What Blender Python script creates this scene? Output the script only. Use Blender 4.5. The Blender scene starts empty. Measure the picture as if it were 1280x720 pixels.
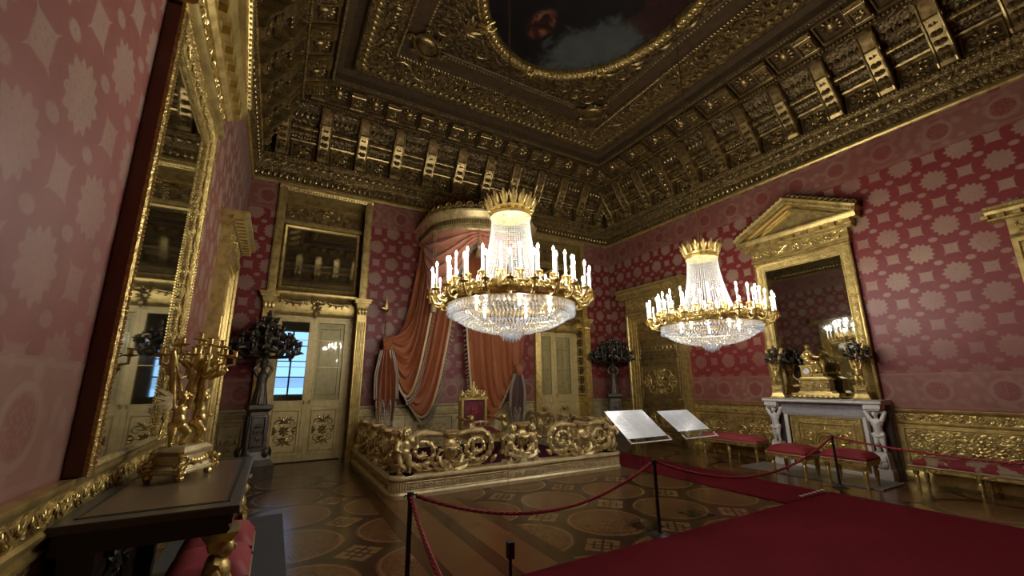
import bpy, math, random
from math import sin, cos, pi, sqrt, radians as RAD
from mathutils import Matrix, Vector
random.seed(7)
SC = bpy.context.scene
COL = SC.collection

# ------------------------------------------------------------------ room size, camera, light, exposure
W, D, Y0 = 10.235, 9.95, -1.45          # right wall x, back wall y, front wall y (left wall x = 0)
ZC, ZF = 6.11, 8.46                      # underside of cornice, ceiling field
MX, MY = W / 2, 4.25                     # middle of the room
CAM = Vector((0.9032, 0.0, 1.6))
yaw, pitch, roll = 0.5156, 0.2286, -0.0073
fw = Vector((sin(yaw) * cos(pitch), cos(yaw) * cos(pitch), sin(pitch)))
r0 = Vector((cos(yaw), -sin(yaw), 0)); u0 = r0.cross(fw)
rr = r0 * cos(roll) + u0 * sin(roll); uu = -r0 * sin(roll) + u0 * cos(roll)
cd = bpy.data.cameras.new('camera'); cam = bpy.data.objects.new('camera', cd); COL.objects.link(cam)
cd.sensor_width = 36.0; cd.lens = 513.18 / 1280 * 36; cd.clip_start = 0.02
cam.matrix_world = Matrix(((rr.x, uu.x, -fw.x, CAM.x), (rr.y, uu.y, -fw.y, CAM.y), (rr.z, uu.z, -fw.z, CAM.z), (0, 0, 0, 1)))
SC.camera = cam

BULB = 330.0                             # chandelier bulbs
WINDOW = 1.6                             # blue daylight in the window of the next room
EXPOSURE = 0.4
wd = bpy.data.worlds.new('world'); SC.world = wd; wd.use_nodes = True
wd.node_tree.nodes['Background'].inputs[0].default_value = (0.5, 0.55, 0.6, 1)
wd.node_tree.nodes['Background'].inputs[1].default_value = 0.3
vs = SC.view_settings
vs.view_transform = 'Standard'; vs.look = 'None'; vs.exposure = EXPOSURE; vs.gamma = 1.0; vs.use_curve_mapping = False
try:
    SC.cycles.use_denoising = True
    SC.cycles.max_bounces = 10; SC.cycles.diffuse_bounces = 5; SC.cycles.glossy_bounces = 5
    SC.cycles.transmission_bounces = 8; SC.cycles.transparent_max_bounces = 12
    SC.cycles.caustics_reflective = False; SC.cycles.caustics_refractive = False
    SC.cycles.sample_clamp_indirect = 4.0
except Exception:
    pass

# ------------------------------------------------------------------ shader helpers
class V:
    """A value in a node tree that can be added, multiplied, compared..."""
    def __init__(s, nt, sock): s.nt, s.s = nt, sock
    def _m(s, op, *a, clamp=False):
        n = s.nt.nodes.new('ShaderNodeMath'); n.operation = op; n.use_clamp = clamp
        for i, x in enumerate((s,) + a):
            if isinstance(x, V): s.nt.links.new(x.s, n.inputs[i])
            else: n.inputs[i].default_value = x
        return V(s.nt, n.outputs[0])
    def __add__(s, o): return s._m('ADD', o)
    __radd__ = __add__
    def __sub__(s, o): return s._m('SUBTRACT', o)
    def __rsub__(s, o): return s._m('MULTIPLY', -1.0)._m('ADD', o)
    def __mul__(s, o): return s._m('MULTIPLY', o)
    __rmul__ = __mul__
    def __truediv__(s, o): return s._m('DIVIDE', o)
    def abs(s): return s._m('ABSOLUTE')
    def fract(s): return s._m('FRACT')
    def floor(s): return s._m('FLOOR')
    def sqrt(s): return s._m('SQRT')
    def sin(s): return s._m('SINE')
    def min(s, o): return s._m('MINIMUM', o)
    def max(s, o): return s._m('MAXIMUM', o)
    def lt(s, o): return s._m('LESS_THAN', o)
    def gt(s, o): return s._m('GREATER_THAN', o)
    def atan2(s, o): return s._m('ARCTAN2', o)
    def clamp(s): return s._m('ADD', 0.0, clamp=True)
    def step(s, a, b):                   # smooth 0..1 from a to b
        n = s.nt.nodes.new('ShaderNodeMapRange'); n.interpolation_type = 'SMOOTHSTEP'
        s.nt.links.new(s.s, n.inputs[0]); n.inputs[1].default_value = a; n.inputs[2].default_value = b
        return V(s.nt, n.outputs[0])

class Mat:
    def __init__(s, name):
        s.m = bpy.data.materials.new(name); s.m.use_nodes = True; s.nt = s.m.node_tree
        s.p = s.nt.nodes['Principled BSDF']
    def set(s, **k):
        names = dict(color='Base Color', rough='Roughness', metal='Metallic', spec='Specular IOR Level', trans='Transmission Weight',
                     ior='IOR', alpha='Alpha', emit='Emission Color', power='Emission Strength', sheen='Sheen Weight', normal='Normal', coat='Coat Weight')
        for a, b in k.items():
            i = s.p.inputs[names[a]]
            if isinstance(b, V): s.nt.links.new(b.s, i)
            elif isinstance(b, tuple) and len(b) == 3: i.default_value = (*b, 1)
            else: i.default_value = b
        return s
    def coord(s):
        n = s.nt.nodes.new('ShaderNodeTexCoord'); return V(s.nt, n.outputs['Object'])
    def xyz(s, c=None):
        n = s.nt.nodes.new('ShaderNodeSeparateXYZ'); s.nt.links.new((c or s.coord()).s, n.inputs[0])
        return [V(s.nt, o) for o in n.outputs]
    def vec(s, x, y, z):
        n = s.nt.nodes.new('ShaderNodeCombineXYZ')
        for i, a in enumerate((x, y, z)):
            if isinstance(a, V): s.nt.links.new(a.s, n.inputs[i])
            else: n.inputs[i].default_value = a
        return V(s.nt, n.outputs[0])
    def scaled(s, c, sx, sy, sz):
        n = s.nt.nodes.new('ShaderNodeMapping'); s.nt.links.new(c.s, n.inputs[0]); n.inputs['Scale'].default_value = (sx, sy, sz)
        return V(s.nt, n.outputs[0])
    def noise(s, scale=5.0, detail=3.0, c=None, rough=0.55, dist=0.0):
        n = s.nt.nodes.new('ShaderNodeTexNoise'); s.nt.links.new((c or s.coord()).s, n.inputs['Vector'])
        n.inputs['Scale'].default_value = scale; n.inputs['Detail'].default_value = detail
        n.inputs['Roughness'].default_value = rough; n.inputs['Distortion'].default_value = dist
        return V(s.nt, n.outputs[0])
    def voro(s, scale=5.0, c=None, feature='SMOOTH_F1'):
        n = s.nt.nodes.new('ShaderNodeTexVoronoi'); n.feature = feature
        s.nt.links.new((c or s.coord()).s, n.inputs['Vector']); n.inputs['Scale'].default_value = scale
        return V(s.nt, n.outputs[0])
    def mix(s, f, a, b):
        n = s.nt.nodes.new('ShaderNodeMix'); n.data_type = 'RGBA'
        for i, x in ((0, f), (6, a), (7, b)):
            if isinstance(x, V): s.nt.links.new(x.s, n.inputs[i])
            elif isinstance(x, tuple): n.inputs[i].default_value = (*x, 1)
            else: n.inputs[i].default_value = x
        return V(s.nt, n.outputs[2])
    def bump(s, h, strength=0.5, dist=0.01):
        n = s.nt.nodes.new('ShaderNodeBump'); n.inputs['Strength'].default_value = strength; n.inputs['Distance'].default_value = dist
        s.nt.links.new(h.s, n.inputs['Height']); s.set(normal=V(s.nt, n.outputs[0])); return s

def gold(name, c, dirt, rough=0.33, metal=0.9, carve=0.0, scale=22.0, depth=0.02):
    """Gilding: worn leaf with brown showing through; carve adds shallow carved relief."""
    a = Mat(name); n = a.noise(9, 4)
    wear = n.step(0.22, 0.66)
    col = a.mix(wear, dirt, c)
    a.set(color=col, metal=metal, rough=(n * 0.25 + (rough - 0.1)))
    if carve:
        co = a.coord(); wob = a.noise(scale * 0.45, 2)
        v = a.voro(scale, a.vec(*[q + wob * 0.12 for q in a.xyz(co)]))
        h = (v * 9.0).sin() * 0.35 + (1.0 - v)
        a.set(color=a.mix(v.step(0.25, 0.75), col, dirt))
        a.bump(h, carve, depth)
    else:
        a.bump(a.noise(60, 3), 0.25, 0.004)
    return a.m

M = {}
M['gold'] = gold('gilding', (0.62, 0.47, 0.17), (0.36, 0.25, 0.08), rough=0.36, metal=0.72)
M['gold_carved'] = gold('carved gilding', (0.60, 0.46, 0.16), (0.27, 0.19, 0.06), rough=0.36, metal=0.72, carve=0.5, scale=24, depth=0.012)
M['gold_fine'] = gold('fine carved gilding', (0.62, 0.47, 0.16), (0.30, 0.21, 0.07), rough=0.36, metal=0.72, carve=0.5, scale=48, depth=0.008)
M['pale_gold'] = gold('pale gilding', (0.66, 0.55, 0.29), (0.46, 0.36, 0.17), rough=0.42, metal=0.4)
M['pale_carved'] = gold('pale carved gilding', (0.56, 0.46, 0.23), (0.34, 0.27, 0.12), rough=0.42, metal=0.45, carve=0.35, scale=30, depth=0.01)
M['ivory_gold'] = gold('bright pale gilding', (0.80, 0.68, 0.40), (0.58, 0.46, 0.22), rough=0.38, metal=0.4)
M['warm_gilt'] = gold('warm pale gilding', (0.78, 0.62, 0.30), (0.40, 0.29, 0.11), rough=0.32, metal=0.55)
M['cream'] = gold('cream and gold paint', (0.72, 0.57, 0.25), (0.58, 0.43, 0.17), rough=0.36, metal=0.15)
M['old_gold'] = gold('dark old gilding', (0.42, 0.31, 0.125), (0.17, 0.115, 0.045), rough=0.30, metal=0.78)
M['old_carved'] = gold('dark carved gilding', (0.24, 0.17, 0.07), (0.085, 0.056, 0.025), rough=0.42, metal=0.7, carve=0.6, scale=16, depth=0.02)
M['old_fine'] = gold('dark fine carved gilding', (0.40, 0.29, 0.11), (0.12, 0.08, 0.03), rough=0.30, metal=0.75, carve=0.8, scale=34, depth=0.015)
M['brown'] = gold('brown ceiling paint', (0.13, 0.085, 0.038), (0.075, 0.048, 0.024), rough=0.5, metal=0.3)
M['bright_gold'] = gold('bright gilt bronze', (0.78, 0.60, 0.22), (0.55, 0.38, 0.11), rough=0.28, metal=0.8)
M['bronze'] = gold('dark bronze', (0.095, 0.080, 0.060), (0.05, 0.042, 0.032), rough=0.42, metal=0.6)
M['bronze_relief'] = gold('dark bronze relief', (0.11, 0.088, 0.06), (0.05, 0.04, 0.03), rough=0.42, metal=0.6, carve=0.5, scale=18)

def plain(name, c, rough=0.5, metal=0.0, spec=0.5, vary=0.0, scale=6, bump=0.0):
    a = Mat(name).set(rough=rough, metal=metal, spec=spec)
    if vary:
        n = a.noise(scale, 5); a.set(color=a.mix(n, tuple(x * (1 - vary) for x in c), tuple(min(1, x * (1 + vary)) for x in c)))
    else: a.set(color=c)
    if bump: a.bump(a.noise(scale * 8, 3), bump, 0.004)
    return a.m
M['marble'] = plain('white marble', (0.66, 0.63, 0.58), 0.32, vary=0.12, scale=5)
M['grey_marble'] = plain('grey veined marble', (0.33, 0.31, 0.32), 0.3, vary=0.35, scale=14)
M['dark_marble'] = plain('dark brown marble', (0.05, 0.036, 0.03), 0.25, vary=0.4, scale=9)
M['hearth'] = plain('hearth stone', (0.24, 0.22, 0.18), 0.4, vary=0.2, scale=7)
M['carpet'] = plain('red carpet', (0.15, 0.011, 0.018), 0.95, spec=0.1, vary=0.18, scale=30, bump=0.5)
M['dais_carpet'] = plain('dark purple red carpet', (0.055, 0.009, 0.018), 0.95, spec=0.1, vary=0.2, scale=30)
M['runner'] = plain('grey protective runner', (0.085, 0.085, 0.085), 0.8, vary=0.2, scale=9)
M['red_velvet'] = plain('crimson upholstery', (0.26, 0.022, 0.03), 0.62, spec=0.35, vary=0.2, scale=9)
M['pink_velvet'] = plain('faded red upholstery', (0.36, 0.06, 0.065), 0.55, spec=0.4, vary=0.15, scale=7)
M['throne_velvet'] = plain('wine velvet', (0.12, 0.014, 0.024), 0.6, spec=0.35, vary=0.25, scale=20)
M['black'] = plain('black painted metal', (0.02, 0.02, 0.022), 0.4)
M['rope'] = plain('red twisted rope', (0.30, 0.025, 0.03), 0.7, vary=0.3, scale=60)
M['white_tape'] = plain('white tape', (0.75, 0.75, 0.7), 0.6)
M['board'] = plain('printed board', (0.80, 0.86, 0.93), 0.2, vary=0.08, scale=12)
M['board_text'] = plain('grey print', (0.55, 0.60, 0.66), 0.3)
M['wood_frame'] = plain('red brown frame wood', (0.15, 0.06, 0.035), 0.42, vary=0.25, scale=10)
M['dark_wood'] = plain('dark carved wood', (0.03, 0.022, 0.015), 0.4, vary=0.3, scale=14, bump=0.3)
M['table_stone'] = plain('brown inlaid table stone', (0.14, 0.092, 0.055), 0.32, vary=0.45, scale=16)
M['table_band'] = plain('grey table border stone', (0.085, 0.074, 0.055), 0.34, vary=0.2, scale=12)
M['fringe'] = plain('silver brown fringe', (0.31, 0.25, 0.19), 0.5, metal=0.3, vary=0.5, scale=60)
M['gold_braid'] = plain('gold braid', (0.45, 0.32, 0.16), 0.5, metal=0.3, vary=0.3, scale=60)
M['grey_cloth'] = plain('brown grey fringed cloth', (0.12, 0.07, 0.05), 0.7, vary=0.4, scale=25)
M['wax'] = plain('white candle', (0.85, 0.82, 0.75), 0.5)
M['dial'] = plain('white clock dial', (0.8, 0.78, 0.74), 0.3)
M['back_room'] = plain('pale yellow wall of the next room', (0.50, 0.40, 0.20), 0.6, vary=0.1, scale=2)

a = Mat('red and tan tapestry'); n = a.noise(5.5, 2).step(0.50, 0.56)
a.set(color=a.mix(n, (0.20, 0.025, 0.03), a.mix(a.noise(30, 2), (0.20, 0.13, 0.08), (0.36, 0.26, 0.17))), rough=0.7, spec=0.2); M['tapestry'] = a.m
def velvet(name, c):
    a = Mat(name); n = a.noise(6, 4)
    a.set(color=a.mix(n, tuple(x * 0.75 for x in c), tuple(x * 1.2 for x in c)), rough=0.55, spec=0.3, sheen=0.25)
    return a.bump(a.noise(120, 2), 0.15, 0.003).m
M['orange'] = velvet('rust orange velvet', (0.31, 0.088, 0.024))
M['salmon'] = velvet('salmon orange silk', (0.64, 0.27, 0.16))

a = Mat('mirror glass').set(color=(0.62, 0.64, 0.62), metal=1.0, rough=0.03); M['mirror'] = a.m
a = Mat('old overdoor mirror').set(color=(0.55, 0.56, 0.56), metal=1.0, rough=0.04); M['old_mirror'] = a.m
def see_through(name, tint, ior, rough=0.03, white=0.0):
    """Clear sheet or drop: what lies behind shows through, with a mirror-like reflection and, for crystal, a white sparkle of its own."""
    m = bpy.data.materials.new(name); m.use_nodes = True; nt = m.node_tree; nt.nodes.remove(nt.nodes['Principled BSDF'])
    N = nt.nodes.new; Lk = nt.links.new
    tr = N('ShaderNodeBsdfTransparent'); tr.inputs[0].default_value = (*tint, 1)
    gl = N('ShaderNodeBsdfGlossy'); gl.inputs['Roughness'].default_value = rough
    fr = N('ShaderNodeFresnel'); fr.inputs[0].default_value = ior
    mx = N('ShaderNodeMixShader'); ge = N('ShaderNodeNewGeometry'); sb = N('ShaderNodeMath'); sb.operation = 'SUBTRACT'; sb.use_clamp = True
    Lk(fr.outputs[0], sb.inputs[0]); Lk(ge.outputs['Backfacing'], sb.inputs[1]); Lk(sb.outputs[0], mx.inputs[0]); Lk(gl.outputs[0], mx.inputs[2])
    if white:
        df = N('ShaderNodeBsdfDiffuse'); df.inputs[0].default_value = (0.92, 0.94, 0.97, 1); tl = N('ShaderNodeBsdfTranslucent'); tl.inputs[0].default_value = (0.92, 0.94, 0.97, 1)
        m1 = N('ShaderNodeMixShader'); m1.inputs[0].default_value = 0.5; Lk(df.outputs[0], m1.inputs[1]); Lk(tl.outputs[0], m1.inputs[2])
        m2 = N('ShaderNodeMixShader'); m2.inputs[0].default_value = white; Lk(tr.outputs[0], m2.inputs[1]); Lk(m1.outputs[0], m2.inputs[2]); Lk(m2.outputs[0], mx.inputs[1])
    else: Lk(tr.outputs[0], mx.inputs[1])
    Lk(mx.outputs[0], nt.nodes['Material Output'].inputs[0]); return m
M['crystal'] = see_through('crystal', (0.96, 0.97, 0.98), 1.6, 0.08, 0.26)
M['crystal_warm'] = see_through('warm crystal', (0.96, 0.95, 0.88), 1.6, 0.10, 0.23)
M['acrylic'] = see_through('acrylic', (0.93, 0.95, 0.95), 1.45)
M['pane'] = see_through('pane glass', (0.9, 0.92, 0.92), 1.7)
a = Mat('bulb').set(color=(1, 1, 1), emit=(1.0, 0.95, 0.87), power=BULB); M['bulb'] = a.m
a = Mat('daylight window').set(color=(0.1, 0.1, 0.1), emit=(0.28, 0.55, 1.0), power=WINDOW); M['daylight'] = a.m
def damask(name, axis, flip=1, red=(0.165, 0.019, 0.017), pat=(0.31, 0.195, 0.13)):
    """Silk damask: rosettes, four-pointed stars and small ovals, with a ringed border at the top and the bottom."""
    A = Mat(name); X = A.xyz(); u, z = X[axis] + 3.0, X[2]
    PU, PV = 0.74, 0.80
    ru, rv = (u - 0.20) / PU, (z - 0.49) / PV
    def cell(du, dv, k=1.0):
        a = ((ru * k + du).fract() - 0.5) * (PU / k); b = ((rv * k + dv).fract() - 0.5) * (PV / k); return a, b
    def ros(a, b):
        d = (a * a + b * b).sqrt(); t = a.atan2(b)
        edge = (t * 13.0).sin() * 0.016 + (t * 5.0).sin() * 0.008 + 0.158
        return (edge - d).step(-0.012, 0.012)
    def star(a, b):
        p, q = ((a + b) * 0.7071).abs(), ((a - b) * 0.7071).abs()
        return (0.43 - ((p + 0.001).sqrt() + (q + 0.001).sqrt())).step(-0.02, 0.02).max((0.080 - a.abs().max(b.abs())).step(-0.01, 0.01))
    m = ros(*cell(0.5, 0.5)).max(ros(*cell(0.0, 0.0)))
    m = m.max(star(*cell(0.0, 0.5))).max(star(*cell(0.5, 0.0)))
    a, b = cell(0.0, 0.0, 2.0)
    m = m.max((0.048 - (a * a * 0.7 + b * b * 1.5).sqrt()).step(-0.01, 0.01))
    fine = A.noise(38, 3)
    m = m * (fine.step(0.28, 0.5) * 0.45 + 0.55)
    # bordered bands
    zt, zb = (z - 5.70).abs(), (z - 1.44).abs()
    band = (zt.lt(0.31)).max(zb.lt(0.29)); zz = zt.min(zb)
    ua = ((ru + 0.25).fract() - 0.5) * PU; d = (ua * ua + zz * zz).sqrt()
    ring = (0.025 - (d - 0.165).abs()).step(-0.012, 0.012); core = (0.13 - d).step(-0.01, 0.01)
    vine = A.voro(9).step(0.2, 0.5)
    bm = (0.95 - vine * 0.42).max(ring) * (1.0 - core * 0.75)
    bm = bm + core * fine.step(0.45, 0.6) * 0.4
    line = (0.02 - (zz - 0.26).abs()).step(-0.01, 0.01); bm = bm.max(line * 0.8)
    m = m * (1.0 - band) + bm * 0.74 * band
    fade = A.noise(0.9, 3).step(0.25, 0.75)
    m = m * (fade * 0.45 + 0.55) * (((z - 1.8).step(0.0, 1.9) * 0.62 + 0.38).max(band))  # pattern also weakened low on the wall, imitating glare and darkness there
    weave = A.noise(5, 4)
    base = A.mix(weave, tuple(x * 0.82 for x in red), tuple(x * 1.22 for x in red))
    A.set(color=A.mix(m, base, pat), rough=0.5 - m * 0.1, spec=0.4, sheen=0.1)
    return A.bump(m * 0.6 + A.noise(150, 2) * 0.4, 0.12, 0.004).m
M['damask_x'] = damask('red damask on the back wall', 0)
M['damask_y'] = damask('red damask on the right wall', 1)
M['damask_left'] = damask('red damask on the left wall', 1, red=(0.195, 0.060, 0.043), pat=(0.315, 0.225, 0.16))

def parquet():
    A = Mat('inlaid parquet'); X = A.xyz(); x, y = X[0], X[1]
    P1, P2 = 1.085, 1.07
    a = (((x - 1.8) / P1).fract() - 0.5) * P1; b = (((y - 4.66) / P2).fract() - 0.5) * P2        # from circle centre
    d = (a * a + b * b).sqrt()
    la = (0.5 * P1 - a.abs()); lb = (0.5 * P2 - b.abs())                                         # from lozenge centre
    grain = A.noise(14, 5, A.scaled(A.coord(), 1.0, 5.0, 1.0)); blot = A.noise(2.2, 4); arab = A.noise(9, 3, dist=1.6)
    mid = A.mix(grain, (0.120, 0.050, 0.017), (0.210, 0.094, 0.033)); lite = A.mix(grain, (0.19, 0.105, 0.038), (0.28, 0.155, 0.06))
    dark = A.mix(grain, (0.028, 0.013, 0.006), (0.050, 0.022, 0.009))
    disc = A.mix((arab - 0.5).abs().step(0.0, 0.07) * 0.55 + 0.45, dark, A.mix(blot, mid, (0.17, 0.08, 0.032)))
    c = A.mix((d - 0.485).step(-0.004, 0.004), disc, dark)
    c = A.mix((0.012 - (d - 0.45).abs()).step(-0.004, 0.004), c, lite)
    loz = (0.235 - la - lb).step(-0.006, 0.006) * (d - 0.53).step(-0.006, 0.006)
    tile = (0.018 - (la - lb).abs().min(((la + lb) - 0.12).abs())).step(-0.006, 0.006)
    c = A.mix(loz, c, A.mix(tile, lite, dark))
    t = (x - 2.26) * x.gt(2.26) ; st = A.mix(blot, (0.14, 0.062, 0.021), (0.20, 0.097, 0.036))
    def band(c, x0, x1, w=0.014):
        mid_ = (x - (x0 + x1) / 2).abs(); h = (x1 - x0) / 2
        c = A.mix(mid_.lt(h), c, A.mix(grain, (0.050, 0.022, 0.009), (0.085, 0.036, 0.013)))
        return A.mix((mid_ - h).abs().lt(w), c, dark)
    for s0 in (2.25, 7.05):
        st2 = band(band(band(st, s0, s0 + 0.15), s0 + 0.56, s0 + 0.70), s0 + 1.10, s0 + 1.27)
        c = A.mix((x - (s0 + 0.635)).abs().lt(0.645), c, st2)
    A.set(color=c, rough=blot * 0.16 + 0.16, spec=0.5)
    return A.bump(grain * 0.5 + A.noise(1.3, 2) * 2.0, 0.05, 0.01).m
M['parquet'] = parquet()

def painting():
    A = Mat('dark ceiling painting'); X = A.xyz(); x, y = X[0], X[1]
    n = A.noise(1.6, 5, dist=0.6); n2 = A.noise(3.5, 5, dist=0.8)
    u, w = (x - 0.95) * 0.72 + (y - 1.25) * 0.70, (x - 0.95) * 0.70 - (y - 1.25) * 0.72       # light cloud bank
    cloud = (0.85 - ((u * u * 1.4 + w * w * 0.42).sqrt() + (n2 - 0.5) * 1.1)).step(-0.05, 0.4)
    c = A.mix(cloud, A.mix(n2, (0.004, 0.004, 0.006), (0.016, 0.013, 0.014)), A.mix(n, (0.045, 0.052, 0.048), (0.13, 0.145, 0.135)))
    fx, fy = x + 0.35, y - 1.30
    fig = (0.40 - ((fx * fx * 2.2 + fy * fy).sqrt() + (n2 - 0.5) * 0.5)).step(-0.06, 0.1)
    c = A.mix(fig * n2.step(0.35, 0.55), c, A.mix(n2.step(0.45, 0.66), (0.07, 0.016, 0.010), (0.24, 0.11, 0.065)))
    rx, ry = x - 1.5, y + 0.1
    rc = (0.7 - ((rx * rx + ry * ry).sqrt() + (n - 0.5) * 1.2)).step(-0.05, 0.3)
    c = A.mix(rc * 0.8, c, A.mix(n2, (0.02, 0.008, 0.007), (0.075, 0.026, 0.02)))
    return A.set(color=c, rough=0.45, spec=0.25).m
M['painting'] = painting()
# ------------------------------------------------------------------ mesh helpers
def sph(seg, rings):
    v = [(0, 0, -1)]
    for j in range(1, rings):
        t = -pi / 2 + pi * j / rings
        v += [(cos(t) * cos(2 * pi * i / seg), cos(t) * sin(2 * pi * i / seg), sin(t)) for i in range(seg)]
    v.append((0, 0, 1)); f = []
    for i in range(seg):
        k = (i + 1) % seg
        f.append((0, 1 + k, 1 + i))
        for j in range(rings - 2):
            a, b = 1 + j * seg, 1 + (j + 1) * seg
            f.append((a + i, a + k, b + k, b + i))
        a = 1 + (rings - 2) * seg; f.append((a + i, a + k, len(v) - 1))
    return v, f
SPH = {}

class MB:
    """Collects shapes and builds them as one mesh. T is the transform used for whatever is added next."""
    def __init__(s, T=None): s.v, s.f, s.T = [], [], T
    def add(s, vs, fs):
        n = len(s.v); T = s.T
        s.v += [tuple(T @ Vector(p)) for p in vs] if T is not None else [tuple(p) for p in vs]
        s.f += [tuple(i + n for i in f) for f in fs]
        return s
    def box(s, x0, x1, y0, y1, z0, z1):
        return s.add([(x0, y0, z0), (x1, y0, z0), (x1, y1, z0), (x0, y1, z0), (x0, y0, z1), (x1, y0, z1), (x1, y1, z1), (x0, y1, z1)],
                     [(0, 3, 2, 1), (4, 5, 6, 7), (0, 1, 5, 4), (1, 2, 6, 5), (2, 3, 7, 6), (3, 0, 4, 7)])
    def frus(s, x, y, z0, z1, a0, b0, a1, b1):           # tapered box, half sizes
        P = [(x + i * a0, y + j * b0, z0) for i, j in ((-1, -1), (1, -1), (1, 1), (-1, 1))] + [(x + i * a1, y + j * b1, z1) for i, j in ((-1, -1), (1, -1), (1, 1), (-1, 1))]
        return s.add(P, [(0, 3, 2, 1), (4, 5, 6, 7), (0, 1, 5, 4), (1, 2, 6, 5), (2, 3, 7, 6), (3, 0, 4, 7)])
    def ell(s, c, r, a=0.0, seg=8, rings=4, ax='Y', T=None):
        k = (seg, rings)
        if k not in SPH: SPH[k] = sph(seg, rings)
        if not isinstance(r, (tuple, list)): r = (r, r, r)
        R = Matrix.Rotation(a, 3, ax) if a else None
        out = []
        for p in SPH[k][0]:
            q = Vector((p[0] * r[0], p[1] * r[1], p[2] * r[2]))
            if R: q = R @ q
            out.append((q.x + c[0], q.y + c[1], q.z + c[2]))
        return s.add(out, SPH[k][1])
    def tube(s, pts, r, seg=6, flat=None, closed=False):
        pts = [Vector(p) for p in pts]; n = len(pts)
        rs = r if isinstance(r, (list, tuple)) else [r] * n
        out = []; up = None
        for i, p in enumerate(pts):
            if closed: t = pts[(i + 1) % n] - pts[i - 1]
            else: t = pts[min(i + 1, n - 1)] - pts[max(i - 1, 0)]
            if t.length < 1e-9: t = Vector((0, 0, 1))
            t.normalize()
            if up is None: up = t.orthogonal().normalized()
            else:
                up = up - t * up.dot(t)
                up = up.normalized() if up.length > 1e-6 else t.orthogonal().normalized()
            w = t.cross(up)
            for k in range(seg):
                q = up * (cos(2 * pi * k / seg) * rs[i]) + w * (sin(2 * pi * k / seg) * rs[i])
                if flat is not None: q.y *= flat
                out.append(p + q)
        f = []
        for i in range(n if closed else n - 1):
            j = (i + 1) % n
            for k in range(seg):
                m = (k + 1) % seg; f.append((i * seg + k, i * seg + m, j * seg + m, j * seg + k))
        if not closed: f += [tuple(range(seg))[::-1], tuple((n - 1) * seg + k for k in range(seg))]
        return s.add(out, f)
    def lathe(s, prof, seg=16, c=(0, 0, 0), a0=0.0, a1=2 * pi, sx=1.0, sy=1.0, cap=True):
        full = abs(a1 - a0 - 2 * pi) < 1e-6; n = seg if full else seg + 1; out = []; f = []
        for r, z in prof:
            for i in range(n):
                t = a0 + (a1 - a0) * i / seg
                out.append((c[0] + r * cos(t) * sx, c[1] + r * sin(t) * sy, c[2] + z))
        for j in range(len(prof) - 1):
            for i in range(seg):
                k = (i + 1) % n; f.append((j * n + i, j * n + k, (j + 1) * n + k, (j + 1) * n + i))
        if full and cap:
            if prof[0][0] > 1e-4: f.append(tuple(range(n))[::-1])
            if prof[-1][0] > 1e-4: f.append(tuple((len(prof) - 1) * n + i for i in range(n)))
        return s.add(out, f)
    def grid(s, P):                                       # rows of points
        n, m = len(P), len(P[0])
        return s.add([p for r in P for p in r], [(i * m + j, i * m + j + 1, (i + 1) * m + j + 1, (i + 1) * m + j) for i in range(n - 1) for j in range(m - 1)])
    def run(s, x0, x1, prof):                             # moulding along x; profile (y, z), closed
        n = len(prof)
        return s.add([(x0, y, z) for y, z in prof] + [(x1, y, z) for y, z in prof],
                     [(i, (i + 1) % n, n + (i + 1) % n, n + i) for i in range(n)] + [tuple(range(n))[::-1], tuple(range(n, 2 * n))])
    def frame(s, x0, x1, z0, z1, prof):                   # mitred rectangular frame; profile (outward offset, y)
        rings = []
        for o, y in prof: rings.append([(x0 - o, y, z0 - o), (x1 + o, y, z0 - o), (x1 + o, y, z1 + o), (x0 - o, y, z1 + o)])
        f = []; n = len(prof)
        for j in range(n):
            k = (j + 1) % n
            for i in range(4): m = (i + 1) % 4; f.append((j * 4 + i, j * 4 + m, k * 4 + m, k * 4 + i))
        return s.add([p for r in rings for p in r], f)
    def beads(s, pts, r, seg=6, rings=3):
        for p in pts: s.ell(p, r, seg=seg, rings=rings)
        return s
    def beadline(s, a, b, step, r, sq=1.0):
        a, b = Vector(a), Vector(b); n = max(1, int(round((b - a).length / step)))
        d = (b - a).normalized()
        for i in range(n):
            p = a.lerp(b, (i + .5) / n); s.ell(p, r, seg=6, rings=3)
        return s
    def build(s, name, mat, parent=None, smooth=38, bevel=0, loc=None, rz=0):
        me = bpy.data.meshes.new(name); me.from_pydata(s.v, [], s.f); me.update()
        return link(name, me, mat, parent, smooth, bevel, loc, rz)

def link(name, me, mat, parent=None, smooth=38, bevel=0, loc=None, rz=0):
    if smooth and len(me.polygons):
        me.polygons.foreach_set('use_smooth', [True] * len(me.polygons)); me.set_sharp_from_angle(angle=RAD(smooth))
    if mat and not me.materials: me.materials.append(M[mat] if isinstance(mat, str) else mat)
    o = bpy.data.objects.new(name, me); COL.objects.link(o)
    if parent: o.parent = parent
    if loc is not None: o.location = loc
    if rz: o.rotation_euler.z = rz
    if bevel:
        b = o.modifiers.new('bevel', 'BEVEL'); b.width = bevel; b.segments = 2; b.limit_method = 'ANGLE'
    return o
def tag(o, label=None, cat=None, group=None, kind=None):
    if label: o['label'] = label
    if cat: o['category'] = cat
    if group: o['group'] = group
    if kind: o['kind'] = kind
    return o
def empty(name, loc=(0, 0, 0), rz=0.0, label=None, cat=None, group=None, kind=None):
    o = bpy.data.objects.new(name, None); COL.objects.link(o); o.location = loc; o.rotation_euler.z = rz
    o.empty_display_size = 0.1
    return tag(o, label, cat, group, kind)
def copy_tree(o, parent=None):
    c = o.copy(); COL.objects.link(c)
    if parent: c.parent = parent
    for ch in list(o.children): copy_tree(ch, c)
    return c
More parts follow.
